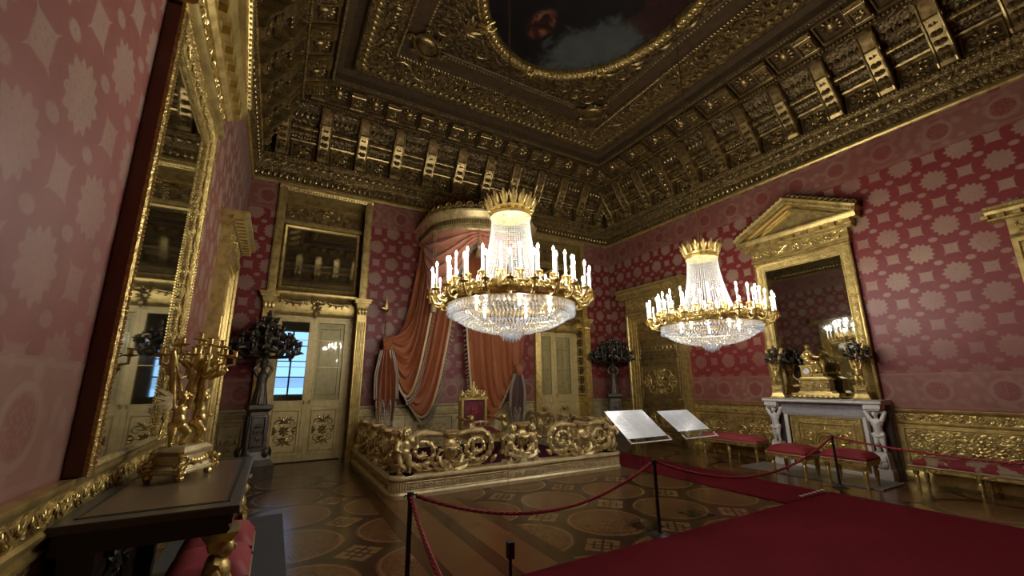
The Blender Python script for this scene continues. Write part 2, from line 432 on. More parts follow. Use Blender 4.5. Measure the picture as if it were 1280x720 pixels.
def TM(loc=(0, 0, 0), ex=(1, 0, 0), ey=(0, 1, 0), ez=(0, 0, 1)):
    return Matrix(((ex[0], ey[0], ez[0], loc[0]), (ex[1], ey[1], ez[1], loc[1]), (ex[2], ey[2], ez[2], loc[2]), (0, 0, 0, 1)))
def RZ(a, loc=(0, 0, 0)): return Matrix.Translation(loc) @ Matrix.Rotation(a, 4, 'Z')

# ------------------------------------------------------------------ carved ornament, in the XZ plane, standing out towards -y
def leaf(mb, x, z, a, l, w, y=0.0, curl=0.0, flat=0.6, seg=5):
    pts, rs = [], []; px, pz, t = x, z, a
    for i, q in enumerate((0.25, 0.95, 1.0, 0.7, 0.12)):
        pts.append((px, y - w * 0.25 * sin(i / 4 * pi), pz)); rs.append(w * 0.5 * q)
        px += cos(t) * l / 4; pz += sin(t) * l / 4; t += curl / 4
    mb.tube(pts, rs, seg, flat=flat)
def spiral(mb, x, z, R, turns, a0, sg, r, y=0.0, r_end=0.35, R_end=0.16, seg=6, leafy=0.0, sx=1.0, leaves=0, n=None, flat=None):
    n = n or int(turns * 14); pts, rs = [], []
    for i in range(n + 1):
        t = i / n; ang = a0 + sg * turns * 2 * pi * t; q = R * (1 - t) + R * R_end * t
        pts.append((x + cos(ang) * q * sx, y, z + sin(ang) * q))
        w = r * (1 - t) + r * r_end * t
        rs.append(w * (1 + leafy * (1 if i % 2 else -1)))
        if leaves and i % leaves == 1 and i < n * 0.8:
            leaf(mb, pts[-1][0], pts[-1][2], ang + sg * 0.9, w * 4.2, w * 2.2, y - w * 0.4, curl=sg * 1.5)
    mb.tube(pts, rs, seg, flat=flat)
    mb.ell(pts[-1], (rs[-1] * 2.0,) * 3, seg=8, rings=4)
    return pts
def rosette(mb, x, z, R, y=0.0, n=8):
    for i in range(n):
        a = 2 * pi * i / n; leaf(mb, x + cos(a) * R * .25, z + sin(a) * R * .25, a, R * .75, R * .5, y)
    mb.ell((x, y - R * .15, z), (R * .28, R * .25, R * .28), seg=8, rings=4)
def palmette(mb, x, z, R, y=0.0, n=7, spread=2.4, a=pi / 2):
    for i in range(n):
        t = (i / (n - 1) - .5) * spread
        leaf(mb, x, z, a + t, R * (1 - .35 * abs(t) / (spread / 2)), R * .24, y, curl=t * .5)
def rinceau(mb, x0, x1, zc, h, n=None, y=0.0, r=None, detail=1):
    """Scrolling vine: alternating spirals with acanthus leaves and rosettes."""
    L = x1 - x0; n = n or max(2, int(round(L / (h * 1.05)))); p = L / n; r = r or h * .05
    st = [(x0 + L * i / (n * 6), y, zc - cos(i / 6 * pi) * h * .36) for i in range(n * 6 + 1)]
    mb.tube(st, r, 5)
    for i in range(n):
        cx = x0 + (i + .5) * p; sg = 1 if i % 2 else -1
        spiral(mb, cx, zc, min(h * .40, p * .46), 1.35, pi / 2 * sg + pi, -sg, r, y, seg=5, n=13)
        for k in range(5 if detail else 3):
            a = k * 2 * pi / 5 + i; leaf(mb, cx + cos(a) * h * .27, zc + sin(a) * h * .27, a + sg * 1.1, h * .26, h * .13, y - r * .5, curl=sg * 1.4)
        for k in (-1, 1):
            leaf(mb, x0 + i * p, zc - k * h * .1, k * pi / 2 + .4, h * .42, h * .14, y - r * .4, curl=-k * 1.2)
        if detail: rosette(mb, cx, zc, h * .13, y - r, 6)
def festoon(mb, x0, x1, z, drop, r, y=0.0, n=11):
    for i in range(n + 1):
        t = i / n; q = .55 + .45 * sin(pi * t)
        x, zz = x0 + (x1 - x0) * t, z - drop * 4 * t * (1 - t)
        mb.ell((x, y - r * q * .4, zz), (r * q * 1.1, r * q * .8, r * q), a=t * 2, seg=7, rings=4)
        if i % 2: leaf(mb, x, zz, -pi / 2 + (t - .5) * 2, r * 2.2, r, y - r * .3)
def medallion(mb, x, z, w, h, y=0.0):
    """Symmetrical carved panel centre: rosette, scrolls at each side, palmettes above and below."""
    rosette(mb, x, z, min(w, h) * .24, y)
    for sx in (-1, 1):
        for sz in (-1, 1):
            spiral(mb, x + sx * w * .27, z + sz * h * .22, min(w * .2, h * .2), 1.3, (pi if sx > 0 else 0), -sx * sz, min(w, h) * .03, y, seg=5, n=13)
            leaf(mb, x + sx * w * .1, z + sz * h * .3, pi / 2 * sz + sx * -.5 * sz, h * .2, w * .08, y, curl=-sx * sz * .8)
            leaf(mb, x + sx * w * .36, z + sz * h * .05, (0 if sx > 0 else pi) + sz * sx * .6, w * .16, h * .08, y)
        leaf(mb, x + sx * w * .3, z, 0 if sx > 0 else pi, w * .2, h * .12, y)
    palmette(mb, x, z + h * .22, h * .26, y); palmette(mb, x, z - h * .22, h * .26, y, a=-pi / 2)
def modillions(mb, x0, x1, step, y0, y1, z0, z1, w):
    n = max(2, int(round((x1 - x0) / step)))
    for i in range(n + 1):
        x = x0 + (x1 - x0) * i / n; mb.box(x - w / 2, x + w / 2, y0, y1, z0, z1)
def dentils(mb, x0, x1, step, y0, y1, z0, z1):
    n = int((x1 - x0) / step)
    for i in range(n): a = x0 + (x1 - x0) * i / n; mb.box(a, a + step * .6, y0, y1, z0, z1)

# ------------------------------------------------------------------ figures: one continuous surface grown from tapered limbs
def solid(cones, voxel, smooth=2, extra=None):
    """Merge tapered limbs and rounded masses into one skin."""
    mb = MB()
    for it in cones:
        if len(it) == 2: mb.ell(it[0], it[1], seg=14, rings=8)
        elif len(it) == 3: mb.ell(it[0], it[1], a=it[2], seg=14, rings=8, ax='Y')
        else:
            a, b, ra, rb = Vector(it[0]), Vector(it[1]), it[2], it[3]
            n = 6; mb.tube([a.lerp(b, i / n) for i in range(n + 1)], [ra + (rb - ra) * i / n for i in range(n + 1)], 12)
            mb.ell(a, ra, seg=12, rings=6); mb.ell(b, rb, seg=12, rings=6)
    me = bpy.data.meshes.new('skin'); me.from_pydata(mb.v, [], mb.f); me.update()
    o = bpy.data.objects.new('skin', me); COL.objects.link(o)
    m = o.modifiers.new('r', 'REMESH'); m.mode = 'VOXEL'; m.voxel_size = voxel; m.use_smooth_shade = True
    if smooth: k = o.modifiers.new('s', 'SMOOTH'); k.iterations = smooth; k.factor = .5
    dg = bpy.context.evaluated_depsgraph_get()
    out = bpy.data.meshes.new_from_object(o.evaluated_get(dg)); bpy.data.objects.remove(o); bpy.data.meshes.remove(me)
    out.materials.clear()
    return out
def head(c, s, nod=0.0):
    """Head with brow, nose, mouth, chin and ears, facing -y; s is the head height."""
    x, y, z = c
    L = [((x, y + .02 * s, z + .06 * s), (.36 * s, .42 * s, .44 * s)), ((x, y - .08 * s, z - .2 * s), (.27 * s, .3 * s, .28 * s)),
         ((x, y - .3 * s, z - .38 * s), (.1 * s, .1 * s, .09 * s)),
         ((x, y - .38 * s, z + .1 * s), (x, y - .48 * s, z - .12 * s), .045 * s, .075 * s),
         ((x, y - .36 * s, z - .25 * s), (.13 * s, .06 * s, .045 * s))]
    for q in (-1, 1):
        L += [((x + q * .15 * s, y - .36 * s, z + .13 * s), (.12 * s, .06 * s, .045 * s)), ((x + q * .2 * s, y - .27 * s, z - .14 * s), (.11 * s, .1 * s, .12 * s)),
              ((x + q * .37 * s, y + .02 * s, z - .03 * s), (.05 * s, .09 * s, .13 * s))]
    for i in range(13):                                   # curls
        t = i * 2.399; h = .1 + .38 * (i / 12); r = sqrt(max(.02, .2 - (h - .05) ** 2 * .8))
        L.append(((x + cos(t) * r * s * .85, y + .08 * s + sin(t) * r * s * .95 * (1 if sin(t) > 0 else .75), z + h * s), (.13 * s,) * 3))
    return L
def hand(w, d, s, side=(1, 0, 0)):
    """Palm, four fingers of unequal length bent at the knuckle, and a thumb leaving the side of the palm."""
    w, d, sd = Vector(w), Vector(d).normalized(), Vector(side); L = []
    sd = (sd - d * sd.dot(d)).normalized(); nn = d.cross(sd)
    L.append((w, w + d * s * .45, s * .17, s * .2))
    for i, l in enumerate((.42, .5, .46, .34)):
        b = w + d * s * .45 + sd * s * (.24 - .15 * i); k = b + d * s * l * .55 + nn * s * .06; e = k + d * s * l * .35 + nn * s * .2
        L += [(b, k, s * .075, s * .065), (k, e, s * .065, s * .05)]
    b = w + d * s * .15 + sd * s * .2; L += [(b, b + sd * s * .18 + d * s * .18, s * .08, s * .07), (b + sd * s * .18 + d * s * .18, b + sd * s * .22 + d * s * .4, s * .07, s * .055)]
    return L
def limb(a, b, c, r): return [(a, b, r[0], r[1]), (b, c, r[1] * .97, r[2])]
def foot(k, d, s): k = Vector(k); d = Vector(d).normalized(); return [(k, k + d * s + Vector((0, 0, -.03 * s)), s * .26, s * .2)]
def putto(pose):
    """Chubby child figure about 1 unit tall, facing -y; pose gives hands, feet, lean and head turn."""
    lx = pose.get('lean', 0.0)
    P, Cst = Vector((0, 0, .40)), Vector((lx * .5, -.01, .64)); N = Cst + Vector((lx * .15, 0, .11)); H = N + Vector((lx * .1 + pose.get('hx', 0), -.015, .13))
    L = [(P, (.115, .1, .10)), (P + Vector((0, -.04, .07)), (.10, .10, .11)), (Cst, (.115, .088, .11)), (P, Cst, .10, .10), (Cst, N, .07, .045), (N, H, .045, .05)]
    L += head(tuple(H), .235)
    for q, k in ((-1, 'l'), (1, 'r')):
        sh = Cst + Vector((q * .125, 0, .07)); ha = Vector(pose['hand_' + k]); mid = (sh + ha) / 2; el = mid + Vector(pose.get('elb_' + k, (q * .05, .04, -.05)))
        L += limb(sh, el, ha, (.058, .049, .034)) + hand(ha, (ha - el), .085, (1, 0, 0))
        hp = P + Vector((q * .06, 0, -.02)); ft = Vector(pose['foot_' + k]); kn = (hp + ft) / 2 + Vector(pose.get('kn_' + k, (q * .02, -.05, .01)))
        L += limb(hp, kn, ft, (.085, .06, .036)) + foot(ft, pose.get('toe_' + k, (q * .3, -1, 0)), .10)
        L.append((P + Vector((q * .05, .06, -.02)), (.07, .07, .07)))
    return solid(L, .0115)
def uframe(mb, x0, x1, zt, prof, z0=0.0):                 # door-shaped mitred frame; profile (outward offset, y)
    n = len(prof); R = [[(x0 - o, y, z0), (x0 - o, y, zt + o), (x1 + o, y, zt + o), (x1 + o, y, z0)] for o, y in prof]; f = []
    for j in range(n):
        k = (j + 1) % n
        for i in range(3): f.append((j * 4 + i, j * 4 + i + 1, k * 4 + i + 1, k * 4 + i))
    f += [tuple(j * 4 for j in range(n)), tuple(j * 4 + 3 for j in range(n))[::-1]]
    return mb.add([p for r in R for p in r], f)
MB.uframe = uframe

# ================================================================== THE ROOM
S = 'structure'
tag(MB().box(-0.3, W + 0.3, Y0 - 0.3, D, -0.1, 0).box(0.2, 3.2, D, 12.3, -0.1, 0).box(6.9, 9.6, D, 12.3, -0.1, 0).build('floor', 'parquet', smooth=0), kind=S)
mb = MB()
DO = [(0.62, 2.52), (7.30, 9.15)]                         # the two door bays of the back wall
for a, b in ((-0.3, DO[0][0]), (DO[0][1], DO[1][0]), (DO[1][1], W + 0.3)): mb.box(a, b, D, D + 0.5, 0, 6.5)
for a, b in DO: mb.box(a, b, D, D + 0.5, 6.0, 6.5)
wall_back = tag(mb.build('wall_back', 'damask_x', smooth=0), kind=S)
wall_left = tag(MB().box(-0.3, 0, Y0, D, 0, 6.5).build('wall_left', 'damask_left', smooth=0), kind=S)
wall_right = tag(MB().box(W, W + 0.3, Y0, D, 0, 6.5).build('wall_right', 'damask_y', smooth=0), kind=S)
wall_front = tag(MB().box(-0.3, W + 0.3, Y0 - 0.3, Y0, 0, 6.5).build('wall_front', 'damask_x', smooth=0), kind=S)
# the rooms seen through the glazed doors
for nm, a, b in (('wall_beyond', 0.2, 3.2), ('wall_annex', 6.9, 9.6)):
    mb = MB().box(a - .1, a, D + .5, 12.3, 0, 3.5).box(b, b + .1, D + .5, 12.3, 0, 3.5).box(a, b, D + .5, 12.3, 3.4, 3.5)
    if a < 1: mb.box(a, 0.82, 12.2, 12.3, 0, 3.4).box(1.62, b, 12.2, 12.3, 0, 3.4).box(0.82, 1.62, 12.2, 12.3, 0, 1.34).box(0.82, 1.62, 12.2, 12.3, 3.0, 3.4)
    else: mb.box(a, b, 12.2, 12.3, 0, 3.4)
    tag(mb.build(nm, 'back_room', smooth=0), kind=S)
win = empty('window_1', (1.22, 12.25, 1.34), kind=S)
mb = MB().frame(-.37, .37, .03, 1.63, [(0, -.03), (.03, -.05), (.03, .03), (0, .03)]).box(-.02, .02, -.04, .02, .03, 1.63)
for z in (.45, .85, 1.25): mb.box(-.37, .37, -.03, .01, z, z + .025)
mb.build('window_frame', 'back_room', win)
MB().box(-.38, .38, .02, .03, .02, 1.64).build('daylight_pane', 'daylight', win)
mb = MB()
for k in range(12): mb.box(-.36, .36, -.02, 0, .2 + k * .022, .208 + k * .022)
mb.build('shutter_slats', 'back_room', win)

def side(k):
    """Origin, direction along the wall, direction into the room, length of wall k: back, right, front, left."""
    return [((0, D), (1, 0), (0, -1), W), ((W, D), (0, -1), (-1, 0), D - Y0), ((W, Y0), (-1, 0), (0, 1), W), ((0, Y0), (0, 1), (1, 0), D - Y0)][k]
SRZ = [0, -pi / 2, pi, pi / 2]
def wallT(k, x=0, d=0, z=0):                              # local x along the wall, -y into the room
    o, e, n, L = side(k); return TM((o[0] + e[0] * x + n[0] * d, o[1] + e[1] * x + n[1] * d, z), (*e, 0), (-n[0], -n[1], 0), (0, 0, 1))
def ceilT(k, x=0, d=0, z=0, slope=0.0):                   # local x along the wall, local z inward (rising by slope), -y down
    o, e, n, L = side(k); c, s_ = cos(slope), sin(slope)
    return TM((o[0] + e[0] * x + n[0] * d, o[1] + e[1] * x + n[1] * d, z), (*e, 0), (-n[0] * s_, -n[1] * s_, c), (n[0] * c, n[1] * c, s_))
def room_sweep(prof):
    mb = MB(); vs, fs = [], []
    for d, z in prof: vs += [(d, Y0 + d, z), (W - d, Y0 + d, z), (W - d, D - d, z), (d, D - d, z)]
    for j in range(len(prof) - 1):
        for i in range(4): m = (i + 1) % 4; fs.append((j * 4 + i, j * 4 + m, j * 4 + 4 + m, j * 4 + 4 + i))
    return mb.add(vs, fs)
def room_beads(d, z, step, r):
    mb = MB()
    for k in range(4):
        o, e, n, L = side(k); m = int((L - 2 * d) / step); mb.T = wallT(k, 0, d, z)
        for i in range(m): mb.ell((d + (L - 2 * d) * (i + .5) / m, 0, 0), r, seg=6, rings=3)
    return mb

# ------------------------------------------------------------------ ceiling
ceil = empty('ceiling', (MX, MY, ZF), kind=S)
def cpart(mb, name, mat, smooth=38):
    o = mb.build(name, mat, None, smooth); o.parent = ceil; o.matrix_parent_inverse = Matrix.Translation((-MX, -MY, -ZF)); return o
cpart(room_sweep([(0, 6.03), (.035, 6.03), (.06, 6.06), (.06, 6.09), (.045, 6.12)]), 'picture_rail', 'gold')
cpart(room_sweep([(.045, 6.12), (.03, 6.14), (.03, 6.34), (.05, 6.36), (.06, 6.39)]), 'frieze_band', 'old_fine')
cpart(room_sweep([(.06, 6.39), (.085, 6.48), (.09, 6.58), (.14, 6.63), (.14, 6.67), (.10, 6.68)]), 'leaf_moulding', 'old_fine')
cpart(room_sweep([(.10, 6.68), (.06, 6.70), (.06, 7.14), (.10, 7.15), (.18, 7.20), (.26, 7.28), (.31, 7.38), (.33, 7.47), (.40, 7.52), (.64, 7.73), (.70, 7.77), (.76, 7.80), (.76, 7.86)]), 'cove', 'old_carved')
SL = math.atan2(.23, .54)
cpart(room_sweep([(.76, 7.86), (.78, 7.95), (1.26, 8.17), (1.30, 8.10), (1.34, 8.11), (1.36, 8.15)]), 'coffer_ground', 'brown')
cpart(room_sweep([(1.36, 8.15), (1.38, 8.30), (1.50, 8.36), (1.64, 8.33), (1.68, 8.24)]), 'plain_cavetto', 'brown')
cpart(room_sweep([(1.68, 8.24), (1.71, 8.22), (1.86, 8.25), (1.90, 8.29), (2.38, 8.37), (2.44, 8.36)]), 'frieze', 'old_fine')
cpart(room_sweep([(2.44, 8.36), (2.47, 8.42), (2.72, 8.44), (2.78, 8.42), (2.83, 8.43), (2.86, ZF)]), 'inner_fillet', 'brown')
# field with the oval opening of the painting
EA, EB = 1.86, 2.26
mb = MB(); N = 96; inner, outer = [], []
hx, hy = MX - 2.84, (D - Y0) / 2 - 2.84
for i in range(N):
    t = 2 * pi * i / N; c, s_ = cos(t), sin(t); q = min(hx / max(abs(c), 1e-6), hy / max(abs(s_), 1e-6))
    inner.append((MX + EA * c, MY + EB * s_, ZF)); outer.append((MX + q * c, MY + q * s_, ZF))
mb.add(inner + outer, [(i, (i + 1) % N, N + (i + 1) % N, N + i) for i in range(N)])
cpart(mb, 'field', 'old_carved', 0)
mb = MB().box(-.4, W + .4, Y0 - .4, D + .5, ZF + .12, ZF + .2)
cpart(mb, 'slab', 'brown', 0)
for d, z, st, r in ((.14, 6.665, .060, .023), (.79, 7.80, .062, .027), (1.33, 8.10, .062, .026), (2.80, 8.415, .075, .027)):
    cpart(room_beads(d, z, st, r), 'pearl_row', 'gold')
# rope moulding and leaf edge of the inner frieze
mb = MB()
for k in range(4):
    o, e, n, L = side(k); d = 2.42; m = int((L - 2 * d) / .07); mb.T = ceilT(k, 0, d, 8.35)
    for i in range(m): mb.ell((d + (L - 2 * d) * (i + .5) / m, 0, 0), (.058, .032, .022), a=.75, seg=6, rings=4)
cpart(mb, 'rope_moulding', 'old_gold')
mb = MB()
for k in range(4):
    o, e, n, L = side(k); d = 1.84; m = int((L - 2 * d) / .15); mb.T = ceilT(k, 0, d, 8.24)
    for i in range(m):
        x = d + (L - 2 * d) * (i + .5) / m
        leaf(mb, x - .055, -.03, .9, .12, .07); leaf(mb, x + .055, -.03, pi - .9, .12, .07)
cpart(mb, 'leaf_edge', 'gold')
mb = MB()
for k in range(4):
    o, e, n, L = side(k); d = 2.14; mb.T = ceilT(k, 0, d, 8.325, math.atan2(.08, .48))
    rinceau(mb, d, L - d, 0, .44, y=-.01, r=.02)
cpart(mb, 'frieze_scrolls', 'old_gold')
mb = MB()
for k in range(4):
    o, e, n, L = side(k); d = .02; mb.T = wallT(k, 0, .03, 6.25)
    m = int(L / .12)
    for i in range(m): leaf(mb, L * (i + .5) / m, -.07, pi / 2, .14, .06)
    mb.T = wallT(k, 0, .09, 6.53)
    m = int(L / .16)
    for i in range(m):
        x = L * (i + .5) / m; leaf(mb, x, -.05, pi / 2 - .7, .12, .06, curl=.8); leaf(mb, x, -.05, pi / 2 + .9, .09, .05, curl=-.8)
cpart(mb, 'frieze_leaves', 'old_gold')
# ornament of the field around the oval
mb = MB(TM((MX, MY, ZF), (1, 0, 0), (0, 0, 1), (0, 1, 0)))
for sx in (-1, 1):
    for sy in (-1, 1):
        x, y = sx * (hx - .55), sy * (hy - .62)
        for q in range(3): spiral(mb, x - sx * q * .38 + sx * .1, y + sy * (.28 - .02 * q), .17, 1.5, q * 2, sx * sy * (-1) ** q, .02, seg=5, leaves=3)
        for q in range(4): spiral(mb, x + sx * .28, y - sy * (q * .40 - .05), .17, 1.5, q * 2, -sx * sy * (-1) ** q, .02, seg=5, leaves=3)
        palmette(mb, x - sx * .1, y - sy * .1, .42, a=math.atan2(-sy, -sx)); rosette(mb, x - sx * .08, y - sy * .05, .14)
for i in range(26):
    t = 2 * pi * (i + .5) / 26
    leaf(mb, 2.24 * cos(t), 2.64 * sin(t), t + pi / 2, .3, .10, curl=.8)
cpart(mb, 'field_scrolls', 'old_gold')
# corner cartouches
for sx in (-1, 1):
    for sy in (-1, 1):
        mb = MB(TM((MX + sx * (hx - .08), MY + sy * (hy - .08), 8.40), (sy * .707, -sx * .707, 0), (0, 0, 1), (sx * .707, sy * .707, 0)))
        mb.ell((0, 0, 0), (.27, .10, .20), seg=16, rings=8)
        mb.tube([(.31 * cos(t * pi / 10), -.04, .24 * sin(t * pi / 10)) for t in range(20)], .032, 6, closed=True)
        for q in (-1, 1): spiral(mb, q * .33, .20, .10, 1.4, 0, q, .03, -.05, seg=6); spiral(mb, q * .33, -.2, .10, 1.4, pi, -q, .03, -.05, seg=6)
        palmette(mb, 0, -.22, .2, -.05, a=-pi / 2); palmette(mb, 0, .22, .2, -.05)
        cpart(mb, 'cartouche', 'old_gold')
# brackets, bay panels and coffers: one mesh each, copied around the room
mb = MB(); BW = .13
prof = [(.10, 6.69), (.20, 6.69), (.25, 6.74), (.24, 6.84), (.27, 6.95), (.35, 7.06), (.42, 7.14), (.45, 7.24), (.54, 7.32), (.59, 7.44), (.66, 7.58), (.72, 7.68), (.74, 7.76), (.10, 7.76)]
mb.run(-BW, BW, [(-d, z) for d, z in prof])
for x in (-BW + .02, BW - .02): mb.tube([(x, -d - .006, z) for d, z in prof[1:12]], .022, 6)
for i, (d, z) in enumerate(((.26, 6.80), (.27, 6.93), (.36, 7.04), (.43, 7.18), (.50, 7.35))):
    leaf(mb, -.01, z - .06, pi / 2 + .5, .12, .09, -d, curl=-.9); leaf(mb, .01, z - .06, pi / 2 - .5, .12, .09, -d, curl=.9)
mb.tube([(-BW - .01, -.52, 7.42), (BW + .01, -.52, 7.42)], .07, 12)
BR = mb
mb = MB()                                                 # panel between two brackets: framed cartouche, dentilled roll, egg band
mb.frame(-.21, .21, 6.76, 7.06, [(0, -.065), (.02, -.10), (.035, -.10), (.045, -.06)])
rosette(mb, 0, 6.91, .10, -.07)
for q in (-1, 1):
    spiral(mb, q * .12, 6.96, .055, 1.3, 0, q, .014, -.075, seg=5, n=12); spiral(mb, q * .12, 6.86, .055, 1.3, pi, -q, .014, -.075, seg=5, n=12)
    leaf(mb, q * .05, 7.0, pi / 2 - q * .6, .1, .05, -.075); leaf(mb, q * .05, 6.82, -pi / 2 + q * .6, .1, .05, -.075)
mb.tube([(-.27, -.33, 7.36), (.27, -.33, 7.36)], .070, 10)
dentils(mb, -.26, .26, .052, -.38, -.30, 7.26, 7.30)
mb.beadline((-.27, -.395, 7.385), (.27, -.395, 7.385), .058, .024)
for i in range(9): leaf(mb, -.24 + i * .06, 7.17, pi / 2, .1, .045, -.20)
for i in range(5): leaf(mb, -.22 + i * .11, 7.52, pi / 2, .16, .08, -.52, flat=.9)
mb.run(-.27, .27, [(-.06, 7.10), (-.14, 7.11), (-.16, 7.14), (-.06, 7.15)])
BP = mb
mb = MB()                                                 # block between two coffers (ceiling frame: z inward, -y down)
mb.T = Matrix.Rotation(0, 4, 'X')
mb.box(-.15, .15, -.07, .10, .03, .50); mb.box(-.13, .13, -.09, 0, .06, .47)
for q in (-1, 1): mb.tube([(q * .12, -.09, .04), (q * .12, -.12, .25), (q * .12, -.09, .48)], .018, 6)
mb.tube([(-.15, -.095, .42), (.15, -.095, .42)], .03, 8); mb.tube([(-.15, -.095, .10), (.15, -.095, .10)], .02, 8)
rosette(mb, 0, .25, .10, -.10)
CB = mb
mb = MB()
mb.frame(-.20, .20, .07, .46, [(0, .05), (.02, .0), (.04, .0), (.04, .08), (0, .08)])
for q in (-1, 1): mb.tube([(-.23, 0.0, .25 + q * .235), (.23, 0.0, .25 + q * .235)], .014, 6)
mb.ell((0, .05, .26), (.11, .075, .13), seg=10, rings=6); mb.ell((0, .0, .22), (.05, .05, .05), seg=8, rings=4)
for i in range(9): a_ = -.5 + i * (pi + 1) / 8; leaf(mb, cos(a_) * .09, .26 + sin(a_) * .10, a_, .10, .05, .03)
CF = mb
me = {k: b.build(k, 'old_gold', None).data for k, b in (('bracket', BR), ('bay_panel', BP), ('coffer_block', CB), ('coffer', CF))}
for k in me: bpy.data.objects.remove(bpy.data.objects[k])
me['bracket'].materials[0] = M['old_gold']
PITCH = .82
for k in range(4):
    o, e, n, L = side(k); m = int(round((L - 1.0) / PITCH)); p = (L - 1.0) / m
    for i in range(m + 1):
        x = .5 + i * p
        for nm in ('bracket', 'bay_panel'):
            xx = x if nm == 'bracket' else x + p / 2
            if nm == 'bay_panel' and i == m: continue
            ob = bpy.data.objects.new(nm, me[nm]); COL.objects.link(ob); ob.parent = ceil
            ob.location = (o[0] + e[0] * xx - MX, o[1] + e[1] * xx - MY, -ZF); ob.rotation_euler.z = SRZ[k]
    m2 = int(round((L - 2.2) / PITCH)); p2 = (L - 2.2) / m2
    for i in range(m2 + 1):
        x = 1.1 + i * p2
        for nm in ('coffer_block', 'coffer'):
            xx = x if nm == 'coffer_block' else x + p2 / 2
            if nm == 'coffer' and i == m2: continue
            ob = bpy.data.objects.new(nm, me[nm]); COL.objects.link(ob); ob.parent = ceil
            T = ceilT(k, xx, .77, 7.88, SL); ob.matrix_local = Matrix.Translation((-MX, -MY, -ZF)) @ T

# ------------------------------------------------------------------ wainscot and door surrounds
def wainscot(nm, k, spans, mats, deep=1.0):
    base = empty(nm, wallT(k).to_translation(), SRZ[k], kind=S)
    fm, cm, om = mats
    a, b, c, d = MB(), MB(), MB(), MB()
    for x0, x1 in spans:
        a.run(x0, x1, [(0, 0), (-.055, 0), (-.055, .13), (-.04, .16), (-.02, .18), (0, .18)])
        a.box(x0, x1, -.018, 0, .18, .90)
        b.run(x0, x1, [(0, .89), (-.03, .89), (-.045, .91), (-.045, .925), (-.03, .94), (0, .94)])
        b.run(x0, x1, [(0, 1.07), (-.03, 1.07), (-.05, 1.09), (-.065, 1.11), (-.065, 1.135), (0, 1.135)])
        c.box(x0, x1, -.025, 0, .94, 1.07)
        rinceau(d, x0 + .03, x1 - .03, 1.005, .115, y=-.028, r=.009, detail=0)
        n = max(1, int(round((x1 - x0) / 1.25))); p = (x1 - x0) / n
        for i in range(n):
            u, v = x0 + i * p + .07, x0 + (i + 1) * p - .07
            b.frame(u + .04, v - .04, .26, .82, [(0, -.02), (.012, -.038), (.03, -.038), (.04, -.018)])
            if deep: c.box(u + .05, v - .05, -.022, -.01, .27, .81)
            medallion(d, (u + v) / 2, .54, min(p * .55, .62), .40, -.022)
            if p > .8:
                for q in (-1, 1): spiral(d, (u + v) / 2 + q * p * .3, .54, .11, 1.5, pi / 2, q, .014, -.022, seg=5, leaves=3)
    a.build('dado', fm, base); b.build('moulding', om, base); c.build('carved_panel', cm, base); d.build('relief_ornament', om, base)
    return base
wainscot('baseboard_back', 0, [(0.0, .54), (2.60, 7.20), (9.26, W)], ('pale_gold', 'pale_carved', 'pale_gold'), 0)
wainscot('baseboard_right', 1, [(0.0, D - 9.16), (D - 7.10, D - 5.16), (D - 3.18, D - 1.4), (D + .7, D - Y0)], ('gold', 'gold_carved', 'gold'))
wainscot('baseboard_left', 3, [(0, 6.93 - Y0), (8.46 - Y0, D - Y0)], ('gold', 'gold_carved', 'gold'))

def leaf_door(par, x0, x1, y, glazed=True, backed=True):
    """One glazed leaf: stiles and rails, panes, carved lower panel."""
    d = empty('door_leaf', (x0, y, 0)); d.parent = par; w = x1 - x0
    mb = MB().box(0, .085, -.04, 0, .02, 3.1).box(w - .085, w, -.04, 0, .02, 3.1).box(.085, w - .085, -.04, 0, 3.0, 3.1).box(.085, w - .085, -.04, 0, 1.14, 1.26).box(.085, w - .085, -.04, 0, .02, .17)
    mb.frame(.10, w - .10, 1.275, 2.985, [(0, -.035), (.005, -.05), (.02, -.05), (.025, -.035)])
    mb.frame(.15, w - .15, .26, 1.04, [(0, -.025), (.015, -.05), (.035, -.05), (.045, -.025)])
    mb.box(.085, w - .085, -.025, -.005, .17, 1.14)
    mb.build('leaf_frame', 'cream', d, bevel=.004)
    MB().box(.09, w - .09, -.022, -.018, 1.26, 3.0).build('glass_pane', 'pane', d)
    mb = MB()
    for z in (1.98, 2.58): mb.box(.09, w - .09, -.03, -.012, z, z + .014)
    mb.build('glazing_bar', 'old_gold', d)
    mb = MB(); medallion(mb, w / 2, .65, w * .62, .68, -.026); mb.build('panel_ornament', 'old_gold', d)
    if backed:  # shutter panel; in the left bay it stands in for the pane's golden reflection
        mb = MB().box(.088, w - .088, .012, .03, 1.2, 3.05)
        mb.frame(.18, w - .18, 1.4, 2.85, [(0, .012), (.01, 0), (.025, 0), (.03, .012)]); mb.box(w / 2 - .01, w / 2 + .01, .0, .012, 1.3, 2.95)
        mb.build('shutter_reflection_panel', 'cream', d)
    MB().tube([(w - .05 if backed is False else .05, -.04, 1.2), (w - .05 if backed is False else .05, -.08, 1.2), (w - .05 if backed is False else .05, -.085, 1.28)], .010, 8).build('door_handle', 'bright_gold', d)
    return d
